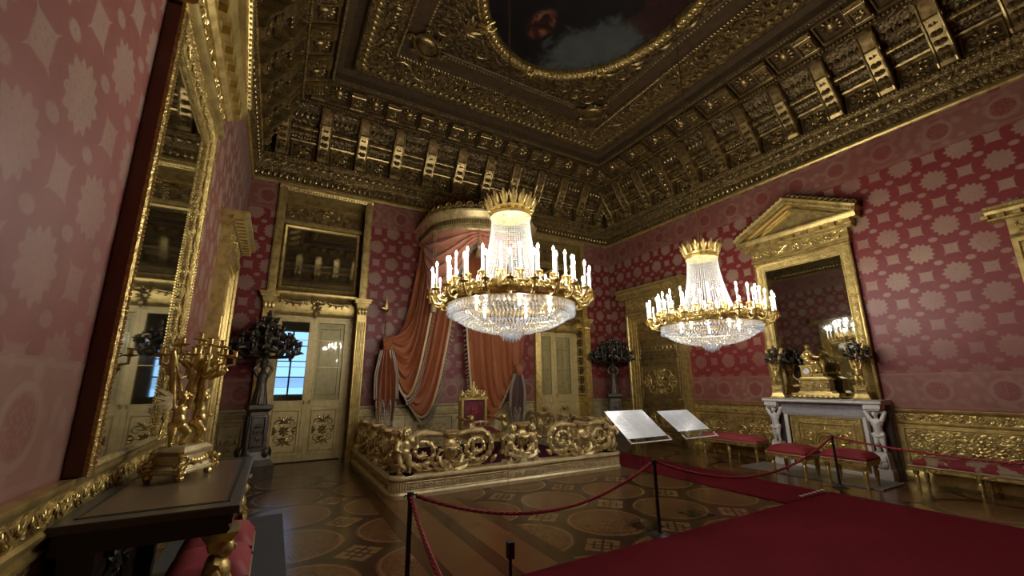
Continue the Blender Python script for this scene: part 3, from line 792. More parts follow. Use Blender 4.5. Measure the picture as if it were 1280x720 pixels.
def door_bay(nm, x0, x1, open_left):
    d = empty(nm, (x0, D, 0), kind=S); w = x1 - x0; mid = w / 2
    mb = MB()
    for q in (0, 1):
        X = 0 if q == 0 else w; s_ = 1 if q == 0 else -1
        a, b = sorted((X - s_ * .06, X + s_ * .10)); mb.box(a, b, -.06, 0, 3.5, 6.02); mb.box(a + .03, b - .03, -.085, 0, 3.5, 6.02)
        mb.beadline((X - s_ * .045, -.065, 3.56), (X - s_ * .045, -.065, 6.0), .06, .022)
    mb.run(-.06, w + .06, [(0, 5.9), (-.05, 5.9), (-.07, 5.93), (-.09, 5.97), (-.09, 6.02), (0, 6.02)])
    mb.beadline((0, -.085, 5.925), (w, -.085, 5.925), .06, .018)
    mb.build('upper_architrave', 'gold', d)
    for q in (0, 1):
        X = 0 if q == 0 else w; s_ = 1 if q == 0 else -1; c = X + s_ * .02
        mb = MB().box(c - .12, c + .12, -.15, 0, 0, .22).box(c - .10, c + .10, -.12, 0, .22, 3.28)
        for t in (-.07, -.035, 0, .035, .07): mb.tube([(c + t, -.122, .3), (c + t, -.122, 3.0)], .012, 6)
        mb.frus(c, -.07, 3.28, 3.42, .10, .06, .14, .10); mb.box(c - .17, c + .17, -.20, 0, 3.42, 3.48).box(c - .19, c + .19, -.22, 0, 3.48, 3.52)
        for t in (-.07, 0, .07): leaf(mb, c + t, 3.16, pi / 2, .2, .08, -.12)
        mb.build('pilaster', 'gold', d)
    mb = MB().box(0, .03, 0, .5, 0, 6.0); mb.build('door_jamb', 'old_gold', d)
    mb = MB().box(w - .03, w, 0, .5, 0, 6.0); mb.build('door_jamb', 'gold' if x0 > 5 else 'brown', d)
    if x0 > 5:                                            # arabesque carving on the lit right-hand jamb
        mb = MB(TM((w - .035, .26, 0), (0, -1, 0), (1, 0, 0), (0, 0, 1)))
        mb.frame(-.17, .17, 1.25, 3.25, [(0, 0), (.01, -.015), (.03, -.015), (.035, 0)])
        for i in range(7): medallion(mb, 0, 1.42 + i * .28, .30, .27, -.004)
        mb.build('jamb_ornament', 'bronze', d)
        mb = MB(TM((w - .035, .26, 0), (0, -1, 0), (1, 0, 0), (0, 0, 1))); mb.frame(-.17, .17, .2, 1.05, [(0, 0), (.01, -.015), (.03, -.015), (.035, 0)])
        mb.build('jamb_panel', 'gold', d)
    mb = MB().run(.03, w - .03, [(.5, 3.12), (.34, 3.12), (.32, 3.16), (.30, 3.20), (.30, 3.46), (.24, 3.52), (.20, 3.58), (.20, 3.63), (.5, 3.63)])
    mb.build('transom', 'gold', d)
    mb = MB(); festoon(mb, .22, mid - .15, 3.47, .05, .05, .28); festoon(mb, mid + .15, w - .22, 3.47, .05, .05, .28)
    rosette(mb, mid, 3.40, .12, .27); palmette(mb, mid, 3.34, .2, .27, a=-pi / 2); leaf(mb, mid, 3.28, -pi / 2, .22, .1, .27)
    mb.build('garland', 'old_gold', d)
    MB().box(.03, w - .03, .44, .48, 3.63, 6.0).build('overdoor_ground', 'old_gold', d)
    mb = MB().frame(.20, w - .20, 3.80, 5.16, [(0, .43), (.02, .38), (.06, .36), (.10, .40), (.12, .44)])
    mb.run(.03, w - .03, [(.44, 5.24), (.36, 5.25), (.32, 5.30), (.32, 5.34), (.44, 5.36)]); mb.run(.03, w - .03, [(.44, 5.80), (.34, 5.82), (.22, 5.90), (.22, 6.0), (.44, 6.0)])
    mb.build('overdoor_frame', 'gold', d)
    MB().box(.20, w - .20, .42, .435, 3.80, 5.16).build('overdoor_mirror', 'old_mirror', d)
    mb = MB(); medallion(mb, mid, 5.58, .7, .40, .42)
    for q in (-1, 1):
        spiral(mb, mid + q * .5, 5.58, .16, 1.6, pi / 2, q, .02, .42, seg=5, leaves=3); spiral(mb, mid + q * .78, 5.58, .12, 1.5, -pi / 2, -q, .018, .42, seg=5, leaves=3)
    mb.build('overdoor_ornament', 'old_gold', d)
    MB().box(.03, w - .03, .42, .5, 3.08, 3.14).box(.03, .2, .42, .5, 0, 3.1).box(w - .2, w - .03, .42, .5, 0, 3.1).build('door_post', 'cream', d)
    leaf_door(d, .20, mid, .47, backed=not open_left); leaf_door(d, mid, w - .20, .47)
    return d
door_bay('door_1', *DO[0], True)
door_bay('door_2', *DO[1], False)

def side_door(nm, k, xc, w, zt, proj, ze, mat='gold', leafm='old_gold'):
    """Gilded door on a side wall: stepped surround, leaf of carved panels, frieze and cornice above."""
    d = empty(nm, wallT(k, xc).to_translation(), SRZ[k], kind=S); h = w / 2; i0 = h - .30
    mb = MB(); mb.uframe(-i0, i0, zt - .30, [(0, 0), (0, -.05), (.05, -.06), (.06, -.09), (.13, -.09), (.14, -.12), (.22, -.13), (.24, -.16), (.30, -.16), (.30, 0)])
    for q in (-1, 1): mb.beadline((q * (i0 + .18), -.135, .1), (q * (i0 + .18), -.135, zt - .1), .05, .016)
    mb.build('door_surround', mat, d)
    lf = empty('door_leaf', (0, 0, 0)); lf.parent = d
    mb = MB().box(-i0, i0, -.03, 0, .02, zt - .3); rows = [(.08, .26, 0), (.34, .92, 1), (1.0, 1.12, 0), (1.2, 2.05, 2), (2.12, 2.25, 0), (2.36, 2.72, 3), (2.80, 2.92, 0), (2.98, zt - .36, 0)]
    for a, b, t in rows:
        mb.frame(-i0 + .10, i0 - .10, a + .02, b - .02, [(0, -.03), (.01, -.055), (.03, -.055), (.045, -.03)])
        if t == 0: mb.run(-i0 + .08, i0 - .08, [(-.03, a), (-.06, a + .02), (-.06, b - .02), (-.03, b)])
    for q in (-1, 1):
        for z in (1.16, 2.30, 2.76): mb.ell((q * (i0 - .05), -.035, z), (.035, .02, .06), seg=8, rings=4)
    mb.build('leaf_panels', leafm, lf)
    mb = MB(); medallion(mb, 0, .63, i0 * 1.3, .5, -.035); medallion(mb, 0, 1.62, i0 * 1.5, .78, -.035)
    for q in (-1, 1): spiral(mb, q * i0 * .62, 1.62, .16, 1.6, pi / 2, q, .022, -.035, leaves=3); spiral(mb, q * i0 * .5, .63, .12, 1.5, pi / 2, q, .02, -.035, leaves=3)
    n = 9
    for i in range(n):
        x = (i - (n - 1) / 2) * i0 * .19; spiral(mb, x, 2.54, .07, .8, .6 if i < n / 2 else pi - .6, 1 if i < n / 2 else -1, .018, -.035, R_end=.9, seg=5, n=10)
    mb.build('leaf_ornament', 'gold', lf)
    MB().tube([(i0 - .08, -.03, 1.16), (i0 - .08, -.09, 1.16)], .015).ell((i0 - .08, -.1, 1.16), .03).build('door_handle', 'bright_gold', lf)
    e = h + .34 * (ze - zt)
    mb = MB().run(-h, h, [(0, zt), (-.15, zt), (-.17, zt + .03), (-.13, zt + .06), (-.13, zt + (ze - zt) * .60), (0, zt + (ze - zt) * .60)])
    z1 = zt + (ze - zt) * .60; q = (ze - z1)
    P_ = [(.13, z1), (.17, z1 + q * .1), (.17, z1 + q * .2), (proj * .82, z1 + q * .48), (proj * .86, z1 + q * .7), (proj, z1 + q * .82), (proj, ze)]
    mb.run(-h - (proj - .13), h + (proj - .13), [(0, z1)] + [(-d_, z) for d_, z in P_] + [(0, ze)])
    modillions(mb, -h - proj * .6, h + proj * .6, .16, -proj * .84, -.15, z1 + q * .18, z1 + q * .46, .075)
    mb.beadline((-h - (proj - .15), -proj, ze - .02), (h + (proj - .15), -proj, ze - .02), .05, .016)
    mb.build('entablature', mat, d)
    mb = MB(); zf = (zt + .06 + z1) / 2; hh = (z1 - zt - .06) * .9
    rinceau(mb, -h + .1, -.2, zf, hh, y=-.135, r=.018); rinceau(mb, .2, h - .1, zf, hh, y=-.135, r=.018); rosette(mb, 0, zf, hh * .5, -.135)
    mb.build('frieze_ornament', 'gold', d)
    return d
side_door('door_3', 1, D - 8.13, 2.04, 3.62, .34, 4.36, 'gold', 'old_gold')
side_door('door_4', 3, 7.70 - Y0, 1.56, 3.62, .33, 4.06, 'gold', 'gold')
side_door('door_5', 1, D - .33, 2.06, 3.62, .30, 4.12, 'gold', 'old_gold')
# ================================================================== LARGE THINGS
# ------------------------------------------------------------------ ceiling painting in its oval frame
pt = empty('ceiling_painting', (MX, MY, ZF), label='dark oval painting in a bright gilded oval frame at the centre of the ceiling', cat='painting')
def oval(off, z, n=120): return [((EA + off) * cos(2 * pi * i / n), (EB + off) * sin(2 * pi * i / n), z) for i in range(n)]
n = 120; P = oval(0.02, .06)
MB().add(P + [(0, 0, .06)], [(i, (i + 1) % n, n) for i in range(n)]).build('canvas', 'painting', pt, 0)
mb = MB()
prof = [(0.0, .07), (.0, -.02), (.03, -.07), (.09, -.10), (.15, -.08), (.17, -.03), (.22, -.03), (.24, 0.0), (.24, .05)]
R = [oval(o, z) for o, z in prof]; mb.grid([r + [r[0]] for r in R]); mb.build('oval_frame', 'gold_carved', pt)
mb = MB()
for i in range(150):
    t = 2 * pi * i / 150; mb.ell(((EA + .195) * cos(t), (EB + .195) * sin(t), -.035), .026, seg=6, rings=3)
for i in range(110):
    t = 2 * pi * i / 110; a = math.atan2(EB * cos(t), -EA * sin(t))
    mb.T = TM(((EA + .085) * cos(t), (EB + .085) * sin(t), -.09), (cos(a), sin(a), 0), (0, 0, 1), (-sin(a), cos(a), 0)); leaf(mb, 0, -.05, 1.1, .13, .07)
mb.T = None; mb.build('frame_beads', 'bright_gold', pt)
for t in (.12, .37, .62, .87, .25, .75):
    mb = MB()
    t *= 2 * pi; a = math.atan2(EB * cos(t), -EA * sin(t)); mb.T = TM(((EA + .09) * cos(t), (EB + .09) * sin(t), -.11), (cos(a), sin(a), 0), (0, 0, 1), (-sin(a), cos(a), 0))
    for q in (-1, 1): mb.tube([(q * .07, 0, -.16), (q * .09, -.04, -.08), (q * .05, -.06, 0), (q * .09, -.04, .08), (q * .07, 0, .16)], .028, 8)
    mb.ell((0, -.02, 0), (.05, .06, .05)); mb.T = None; mb.build('frame_clasp', 'bright_gold', pt)

# ------------------------------------------------------------------ pier mirrors with pediments
def inst(nm, me_, T, par=None):
    o = bpy.data.objects.new(nm, me_); COL.objects.link(o)
    if par: o.parent = par
    o.matrix_local = T; return o
def proto(mb, mat, smooth=38):                            # mesh to be placed several times
    o = mb.build('proto', mat, None, smooth); me_ = o.data; bpy.data.objects.remove(o); return me_
mb = MB(); palmette(mb, 0, 0, .13, 0, n=5); mb.tube([(.05 * cos(u * pi / 6), 0, .06 + .05 * sin(u * pi / 6)) for u in range(12)], .011, 5, closed=True); mb.box(-.03, .03, -.012, .012, -.03, .02)
mb2 = MB().ell((0, 0, .03), (.026, .022, .035), seg=8, rings=5).tube([(0, 0, -.04), (0, 0, .01)], .014, 6)
crest = [proto(mb, 'gold'), proto(mb2, 'gold')]
def pier_mirror(k, xc, zb, label):
    d = empty('pier_mirror', wallT(k, xc).to_translation(), SRZ[k], label, 'mirror', 'matching pedimented mirrors')
    xi, xo, zi0, zi1 = .715, .92, zb + .05, 3.98; w = xo - xi
    MB().uframe(-xi - .06, xi + .06, 4.0, [(0, -.004), (0, -.05), (.10, -.08), (w - .06, -.08), (w - .06, -.004)], z0=zb).build('wooden_backing', 'wood_frame', d, 0)
    MB().box(-xi - .01, xi + .01, -.045, -.04, zb + .03, zi1 + .01).box(-xi - .01, xi + .01, -.04, -.005, zb + .03, zi1 + .01).build('mirror_glass', 'mirror', d, 0)
    pf = [(-.005, -.040), (0, -.058), (.012, -.062), (.03, -.055), (.05, -.064), (.15, -.092), (.165, -.108), (.19, -.110), (w, -.10), (w, -.079), (-.005, -.03)]
    mb = MB().uframe(-xi, xi, zi1, pf, z0=zb); mb.run(-xi, xi, [(-.04, zb), (-.07, zb), (-.075, zb + .02), (-.06, zb + .04), (-.04, zb + .045)]); mb.build('gilt_frame', 'gold_fine', d)
    mb = MB()
    for q in (-1, 1):
        mb.beadline((q * (xi + .175), -.11, zi0), (q * (xi + .175), -.11, zi1 + .15), .028, .0145)
        mb.beadline((q * (xi + .008), -.062, zi0), (q * (xi + .008), -.062, zi1), .026, .009)
    mb.beadline((-xi - .15, -.11, zi1 + .175), (xi + .15, -.11, zi1 + .175), .032, .012); mb.beadline((-xi, -.062, zi1 + .008), (xi, -.062, zi1 + .008), .026, .009)
    mb.build('pearl_border', 'bright_gold', d)
    mb = MB()
    for q in (-1, 1):
        mb.T = TM((q * (xi + .10), -.080, 0), (0, 0, 1), (0, 1, 0), (1, 0, 0)); rinceau(mb, zi0, zi1 + .1, 0, .095, y=0, r=.007, detail=0)
    mb.T = None; rinceau(mb, -xi, xi, zi1 + .10, .095, y=-.08, r=.007, detail=0)
    mb.build('frame_scrolls', 'gold', d)
    # entablature and pediment
    e, pj = 1.15, .30
    mb = MB().run(-xo - .01, xo + .01, [(0, 4.18), (-.13, 4.18), (-.16, 4.20), (-.16, 4.23), (-.12, 4.25), (-.12, 4.48), (0, 4.48)])
    mb.run(-e + .12, e - .12, [(0, 4.46), (-.15, 4.46), (-.19, 4.50), (-.19, 4.52), (0, 4.52)])
    mb.run(-e, e, [(0, 4.60), (-pj + .03, 4.60), (-pj + .02, 4.64), (-pj, 4.68), (-pj, 4.71), (0, 4.71)]); mb.box(-e + .1, e - .1, -.20, 0, 4.52, 4.60)
    ap = 5.30
    for q in (-1, 1):                                     # raking cornices
        a = Vector((q * e, 0, 4.71)); b = Vector((0, 0, ap)); t = (b - a).normalized(); nrm = Vector((t.z * (1 if q > 0 else -1), 0, abs(t.x)))
        def at(p, o, y): return (p.x + nrm.x * o, y, p.z + nrm.z * o)
        sec = [(-.02, 0), (-.02, -pj + .02), (.04, -pj + .01), (.06, -pj - .02), (.10, -pj - .03), (.10, 0)]
        va = [at(a, o, y) for o, y in sec]; vb = [(0, y, ap + o * 1.15) for o, y in sec]; m = len(sec)
        mb.add(va + vb, [(i, (i + 1) % m, m + (i + 1) % m, m + i) for i in range(m)] + [tuple(range(m)), tuple(range(m, 2 * m))[::-1]])
        mb.add([(q * e * .80, -.16, 4.72), (0, -.16, ap - .09), (0, -.22, ap - .09), (q * e * .80, -.22, 4.72), (q * e * .68, -.16, 4.72), (0, -.16, ap - .16), (0, -.22, ap - .16), (q * e * .68, -.22, 4.72)],
               [(0, 1, 2, 3), (4, 7, 6, 5), (2, 6, 7, 3), (0, 4, 5, 1)])
    mb.add([(-e * .95, -.14, 4.71), (e * .95, -.14, 4.71), (0, -.14, ap)], [(0, 1, 2)])
    modillions(mb, -e + .16, e - .16, .24, -pj + .04, -.18, 4.525, 4.60, .11)
    mb.build('pediment', 'gold', d)
    mb = MB()
    for q in (-1, 1):
        for i in range(24):
            t = (i + .5) / 24; x, z = q * e * (1 - t), 4.71 + (ap - 4.71) * t
            mb.ell((x, -pj - .012, z + .015), .016, seg=6, rings=3)
            inst('crest_bud' if i % 2 else 'crest_palmette', crest[i % 2], Matrix.Translation((x, -.2, z + .10)), d)
    mb.build('raking_beads', 'gold', d)
    mb = MB(); rinceau(mb, -xo + .05, -.15, 4.365, .2, y=-.125, r=.016); rinceau(mb, .15, xo - .05, 4.365, .2, y=-.125, r=.016); rosette(mb, 0, 4.365, .1, -.125)
    mb.build('frieze_ornament', 'bright_gold', d)
    return d
pier_mirror(1, D - 4.20, 1.284, 'tall gilt pedimented mirror above the white marble fireplace')
pier_mirror(3, 4.04 - Y0, 1.14, 'tall gilt pedimented mirror with red-brown side on the left wall behind the console table')

# ------------------------------------------------------------------ dais with its balustrade
PZ, PT = .16, .30                                         # platform floor, top of plinth
dx0, dx1, dy = 2.50, 6.95, 6.33; dc = (dx0 + dx1) / 2; TH = .27
dais = empty('throne_dais', (dc, (dy + D) / 2, 0), label='low dais with a gilded balustrade of openwork scrolls, urns and cherubs before the throne', cat='dais')
def dT(M_=Matrix()): return Matrix.Translation((-dc, -(dy + D) / 2, 0)) @ M_
MB(dT()).box(dx0 + .1, dx1 - .1, dy + .1, D - .07, 0, PZ).build('platform', 'dais_carpet', dais, 0)
FT = TM((dc, dy, 0)); LT = TM((dx0, (dy + D - .07) / 2, 0), (0, -1, 0), (1, 0, 0)); RT = TM((dx1, (dy + D - .07) / 2, 0), (0, 1, 0), (-1, 0, 0))
fl, sl = (dx1 - dx0) / 2, (D - .07 - dy) / 2
PRF = [(TH, 0), (-.015, 0), (-.015, .05), (0, .065), (.012, .08), (.012, .225), (0, .235), (-.012, .25), (-.012, .275), (0, .30), (TH, .30)]
for T_, L in ((FT, fl), (LT, sl), (RT, sl)):
    T = dT(T_); mb = MB(T)
    if T_ is FT: mb.run(-L + .2, -.33, PRF).run(.33, L - .2, PRF); mb.T = T @ Matrix.Translation((0, -.012, 0)); mb.run(-.33, .33, PRF)
    elif T_ is LT: mb.run(-L, L - .2, PRF)
    else: mb.run(-L + .2, L, PRF)
    mb.build('plinth', 'ivory_gold', dais)
    mb = MB(T); mb.beadline((-L + .2, -.016, .263), (L - .2, -.016, .263), .035, .014)
    n = int((2 * L - .5) / .095)
    for i in range(n):
        x = -L + .25 + (2 * L - .5) * (i + .5) / n
        if L == fl and abs(x) < .36: continue
        spiral(mb, x, .15, .036, 1.1, i, -1, .010, .006, seg=5, n=9, R_end=.3)
    if L == fl: rinceau(mb, -.27, .27, .15, .10, n=6, y=-.004, r=.008, detail=0)
    for z in (.092, .21): mb.tube([(-L + .2, .008, z), (L - .2, .008, z)], .008, 5)
    mb.build('plinth_ornament', 'ivory_gold', dais)
for cx, cy in ((dx0 + .19, dy + .19), (dx1 - .19, dy + .19)):
    mb = MB(dT(TM((cx, cy, 0)))); mb.lathe([(.205, 0), (.205, .05), (.19, .065), (.178, .08), (.178, .225), (.19, .235), (.202, .25), (.202, .275), (.19, .30), (0, .30)], 28)
    for i in range(30):
        t = i * 2 * pi / 30; mb.tube([(cos(t) * .18, sin(t) * .18, .085), (cos(t) * .18, sin(t) * .18, .22)], .011, 5)
    mb.build('corner_block', 'ivory_gold', dais)
def big_scroll(q):
    """Acanthus scroll: long arm rolling over the top and round into a spiral, with leaves; q mirrors it."""
    mb = MB(Matrix.Scale(-1, 4, (1, 0, 0)) if q < 0 else None); y = 0
    pts, rs = [], []
    for i in range(9): t = i / 8; pts.append((.47 - .34 * t, 0, .47 + .05 * sin(t * 1.6) + .03 * t)); rs.append(.024 + .02 * t)
    N_ = 44
    for i in range(N_ + 1):
        t = i / N_; a = 1.15 + t * 1.62 * 2 * pi; R_ = .275 * (1 - t) + .06 * t
        pts.append((-.02 + cos(a) * R_ * 1.12, -.018 * t, .30 + sin(a) * R_)); rs.append((.052 * (1 - t) + .026 * t) * (1 + .20 * (1 if i % 2 else -1) * (1 - t * .4)))
    mb.tube(pts, rs, 9)
    for i in range(10, 46, 3):
        p = pts[i]; a = 1.15 + (i - 9) / N_ * 1.62 * 2 * pi
        leaf(mb, p[0], p[2], a + 2.2, .11, .06, -.03, curl=-1.2, flat=1); 
        if i % 2: leaf(mb, p[0], p[2], a + 1.9, .09, .05, .03, curl=-1.2, flat=1)
    e = pts[-1]; rosette(mb, e[0], e[2], .07, -.02, 7); mb.ell((e[0], 0, e[2]), .045)
    arm = [(.50 - .60 * t, 0, .07 - .03 * sin(t * 3)) for t in [i / 10 for i in range(11)]]
    mb.tube(arm, [.03 * (1 + .2 * (1 if i % 2 else -1)) for i in range(11)], 8)
    spiral(mb, .30, .22, .11, 1.3, -pi / 2, 1, .024, 0, seg=7, leaves=3, leafy=.15)
    spiral(mb, .32, .40, .06, 1.2, pi / 2, -1, .016, 0, seg=6, leaves=4)
    for i in range(5): leaf(mb, .42 - i * .17, .06, 2.5 - i * .1, .16, .08, -.03, curl=.9, flat=.9)
    for x, z in ((.12, .42), (.2, .34), (.08, .2)): mb.ell((x, -.02, z), .024, seg=8, rings=5)
    return mb
def urn(h=1.0):
    mb = MB(); mb.lathe([(.085, 0), (.085, .03), (.05, .05), (.028, .10), (.035, .14), (.06, .17), (.085, .24), (.098, .33), (.10, .40), (.085, .44), (.06, .47), (.075, .50), (.11, .53), (.12, .55), (.10, .56), (.06, .57), (.05, .60)], 20)
    for i in range(12): t = i * pi / 6; mb.T = Matrix.Rotation(t, 4, 'Z'); leaf(mb, 0, .19, pi / 2, .2, .05, -.085)
    mb.T = None
    for q in (-1, 1): mb.tube([(q * .09, 0, .30), (q * .15, 0, .36), (q * .15, 0, .46), (q * .09, 0, .50)], .014, 6)
    mb.box(-.13, .13, -.09, .09, .56, .585); mb.box(-.11, .11, -.10, .10, .585, .60)
    for q in (-1, 1): leaf(mb, q * .06, .05, pi / 2 - q * 1.2, .24, .1, -.05, curl=q * 1.4, flat=1); leaf(mb, q * .05, .02, pi / 2 - q * 1.7, .26, .09, -.06, curl=q, flat=1); spiral(mb, q * .15, .14, .07, 1.3, pi / 2, -q, .02, -.03, leaves=3)
    festoon(mb, -.12, .12, .40, .08, .03, -.11, 8)
    return mb
sc = {q: big_scroll(q).build('x', 'warm_gilt', None).data for q in (-1, 1)}
ur = urn().build('x', 'warm_gilt', None).data
for o in [o for o in bpy.data.objects if o.name.startswith('x')]: bpy.data.objects.remove(o)
def inst(nm, me_, T, par=None):
    o = bpy.data.objects.new(nm, me_); COL.objects.link(o)
    if par: o.parent = par
    o.matrix_local = T; return o
BY = .13
def on(T, x, s=1.0, sx=None, rz=0, y=BY): return dT(T) @ Matrix.Translation((x, y, PT)) @ Matrix.Rotation(rz, 4, 'Z') @ Matrix.Diagonal((sx or s, s, s, 1))
for q in (-1, 1):
    inst('scroll', sc[q], on(FT, q * .86, 1.0), dais); inst('scroll', sc[-q], on(FT, q * 1.74, 1.0), dais); inst('urn', ur, on(FT, q * 1.30, .98), dais)
    for T, L in ((LT, sl), (RT, sl)):
        inst('scroll', sc[q], on(T, q * .50, 1.0), dais); inst('scroll', sc[-q], on(T, q * 1.36, 1.0), dais); inst('urn', ur, on(T, q * .93, 1.0), dais)
for T in (LT, RT): inst('urn', ur, on(T, 0, 1.0), dais)
mb = MB(dT(FT)); mb.frus(0, BY, PT, PT + .05, .34, .12, .32, .11); mb.frus(0, BY, PT + .05, PT + .14, .13, .09, .10, .08)
for q in (-1, 1): spiral(mb, q * .2, PT + .10, .07, 1.2, pi / 2, -q, .025, BY - .09, leaves=3); leaf(mb, q * .05, PT + .06, pi / 2 - q * 1.2, .25, .1, BY - .1, flat=1)
mb.build('centre_pedestal', 'ivory_gold', dais)
inst('urn', ur, dT(FT) @ Matrix.Translation((0, BY, PT + .13)) @ Matrix.Diagonal((1.05, 1.05, .85, 1)), dais)
pm = {}
pm['stand'] = putto(dict(hand_l=(-.20, -.10, .52), hand_r=(.24, -.02, .78), foot_l=(-.08, -.02, .05), foot_r=(.10, .03, .05)))
pm['kneel'] = putto(dict(hand_l=(-.22, -.08, .60), hand_r=(.30, -.02, .70), foot_l=(-.05, .22, .06), foot_r=(.16, -.10, .05), kn_r=(.10, -.08, .08), kn_l=(-.05, -.14, -.02), lean=.12))
for m_ in pm.values(): m_.materials.append(M['warm_gilt']); m_.polygons.foreach_set('use_smooth', [True] * len(m_.polygons))
def put(nm, T, s, rz, par, mirror=False): return inst(nm, pm[nm], T @ Matrix.Rotation(rz, 4, 'Z') @ Matrix.Diagonal((-s if mirror else s, s, s, 1)), par)
pk = dict(stand='stand', kneel='kneel')
for q in (-1, 1):
    o = put('kneel', dT(FT) @ Matrix.Translation((q * .24, BY - .02, PT + .02)), .60, q * .35, dais, q > 0); o.name = 'cherub'
    o = put('stand', dT(FT) @ Matrix.Translation((q * (fl - .22), BY, PT)), .66, q * .5, dais, q > 0); o.name = 'cherub'
o = put('stand', dT(LT) @ Matrix.Translation((sl - .16, BY + .02, PT)), .64, 2.4, dais); o.name = 'cherub'
o = put('stand', dT(RT) @ Matrix.Translation((-sl + .16, BY + .02, PT)), .64, -2.4, dais, True); o.name = 'cherub'

# ------------------------------------------------------------------ canopy over the throne
CX, CY, CA, CB_ = 5.15, D - .85, 1.34, 1.12
def arc(t, off=0.0):                                      # 0..1 from the wall at the left, round the front, to the wall at the right
    ls, lc = D - CY, pi * (CA + CB_) / 2; L = 2 * ls + lc; s_ = t * L
    if s_ < ls: return (-CA - off, D - CY - s_), (-1, 0)
    if s_ > ls + lc: return (CA + off, s_ - ls - lc), (1, 0)
    a = pi + (s_ - ls) / lc * pi; return ((CA + off) * cos(a), (CB_ + off) * sin(a)), (cos(a), sin(a))
can = empty('throne_canopy', (CX, CY, 5.1), label='semicircular gilded canopy with salmon swags high on the wall over the throne', cat='canopy')
NA = 90
def arcsweep(prof, n=NA):
    return MB().grid([[(*arc(i / n, o)[0], z - 5.1) for i in range(n + 1)] for o, z in prof])
arcsweep([(-.05, 5.04), (.0, 5.04), (.02, 5.08), (.05, 5.10), (.05, 5.14), (.02, 5.16), (.02, 5.30), (.06, 5.33), (.07, 5.36), (.13, 5.42), (.15, 5.47), (.15, 5.50), (.10, 5.52), (-.05, 5.52), (-.05, 5.04)]).build('canopy_cornice', 'warm_gilt', can)
mb = MB()
for i in range(100):
    (x, y), (nx, ny) = arc((i + .5) / 100, .03); mb.T = TM((x, y, .13), (-ny, nx, 0), (-nx, -ny, 0)); mb.box(-.012, .012, -.02, 0, -.05, .05)
mb.build('dentil_band', 'old_gold', can)
mb = MB(); mb.tube([(.075 * cos(t * pi / 7), 0, .10 + .095 * sin(t * pi / 7)) for t in range(14)], .017, 6, closed=True); palmette(mb, 0, .03, .15, 0, n=5, spread=1.5); mb.box(-.03, .03, -.015, .015, -.01, .03); c1 = mb.build('x', 'gold').data
mb = MB(); mb.tube([(.035 * cos(t * pi / 5), 0, .06 + .05 * sin(t * pi / 5)) for t in range(10)], .012, 5, closed=True); mb.ell((0, 0, .12), (.015, .015, .03)); mb.box(-.02, .02, -.012, .012, -.01, .03); c2 = mb.build('x', 'gold').data
for o in [o for o in bpy.data.objects if o.name.startswith('x')]: bpy.data.objects.remove(o)
for i in range(44):
    (x, y), (nx, ny) = arc((i + .5) / 44, .04); inst('crest_palmette' if i % 2 == 0 else 'crest_ring', c2 if i % 2 else c1, TM((x, y, .42), (-ny, nx, 0), (-nx, -ny, 0)), can)
P = [[(*[c * f_ for c in arc(i / 40, -.04)[0]], .38 - .0 * f_) for i in range(41)] for f_ in (1, .5, .02)]
MB().grid(P).build('canopy_lining', 'salmon', can)
# swags of the valance
def swag(t0, t1, d0, dm, d1, pw, nm='valance_swag'):
    n, m = 40, 26; P = []
    for j in range(m + 1):
        v = j / m; row = []
        for i in range(n + 1):
            u = i / n; t = t0 + (t1 - t0) * u
            depth = (d0 * (1 - u) + d1 * u) + (dm - (d0 + d1) / 2) * (4 * u * (1 - u)) ** pw
            su = max(0.0, sin(pi * u)); fold = (sin(v * 34 + 1.5 * su) + .35 * sin(v * 47 + 1)) * .10 * su ** .6 * (1 - v * .55) * min(1, v * 6) + sin(u * 70) * .02 * (1 - su)
            (x, y), _ = arc(t, -.02 + .05 * sin(pi * u) * sin(pi * v) + fold)
            row.append((x, y, -.02 - depth * v))
        P.append(row)
    MB().grid(P).build(nm, 'salmon', can, 60)
    mb = MB(); e = P[-1]
    for i in range(n):
        a, b = Vector(e[i]), Vector(e[i + 1])
        for f_ in (.25, .75):
            p = a.lerp(b, f_); mb.ell((p.x, p.y, p.z - .02), (.022, .022, .03), seg=6, rings=4); mb.ell((p.x, p.y, p.z - .07), (.014, .014, .035), seg=6, rings=4)
    mb.tube(e, .022, 6); mb.build('swag_fringe', 'fringe', can)
swag(.04, .41, .10, 1.72, .35, 1.7); swag(.41, .59, .35, .75, .35, .8); swag(.59, .96, .35, 1.72, .10, 1.7)
def tassel(p, l, par):
    mb = MB(TM(p)); mb.tube([(0, 0, 0), (0, 0, -l)], .014, 6); mb.ell((0, 0, -l), (.05, .05, .05)); mb.lathe([(.0, -l - .02), (.045, -l - .04), (.03, -l - .08), (.06, -l - .10), (.075, -l - .26), (0, -l - .26)], 12)
    mb.build('tassel', 'gold_braid', par)
for t, l in ((.41, .45), (.59, .45)): tassel((*arc(t, .03)[0], -.02), l, can)
for t, l in ((.20, 1.45), (.215, 1.65), (.80, 1.45), (.785, 1.65)): tassel((*arc(t, .02)[0], -.02), l, can)

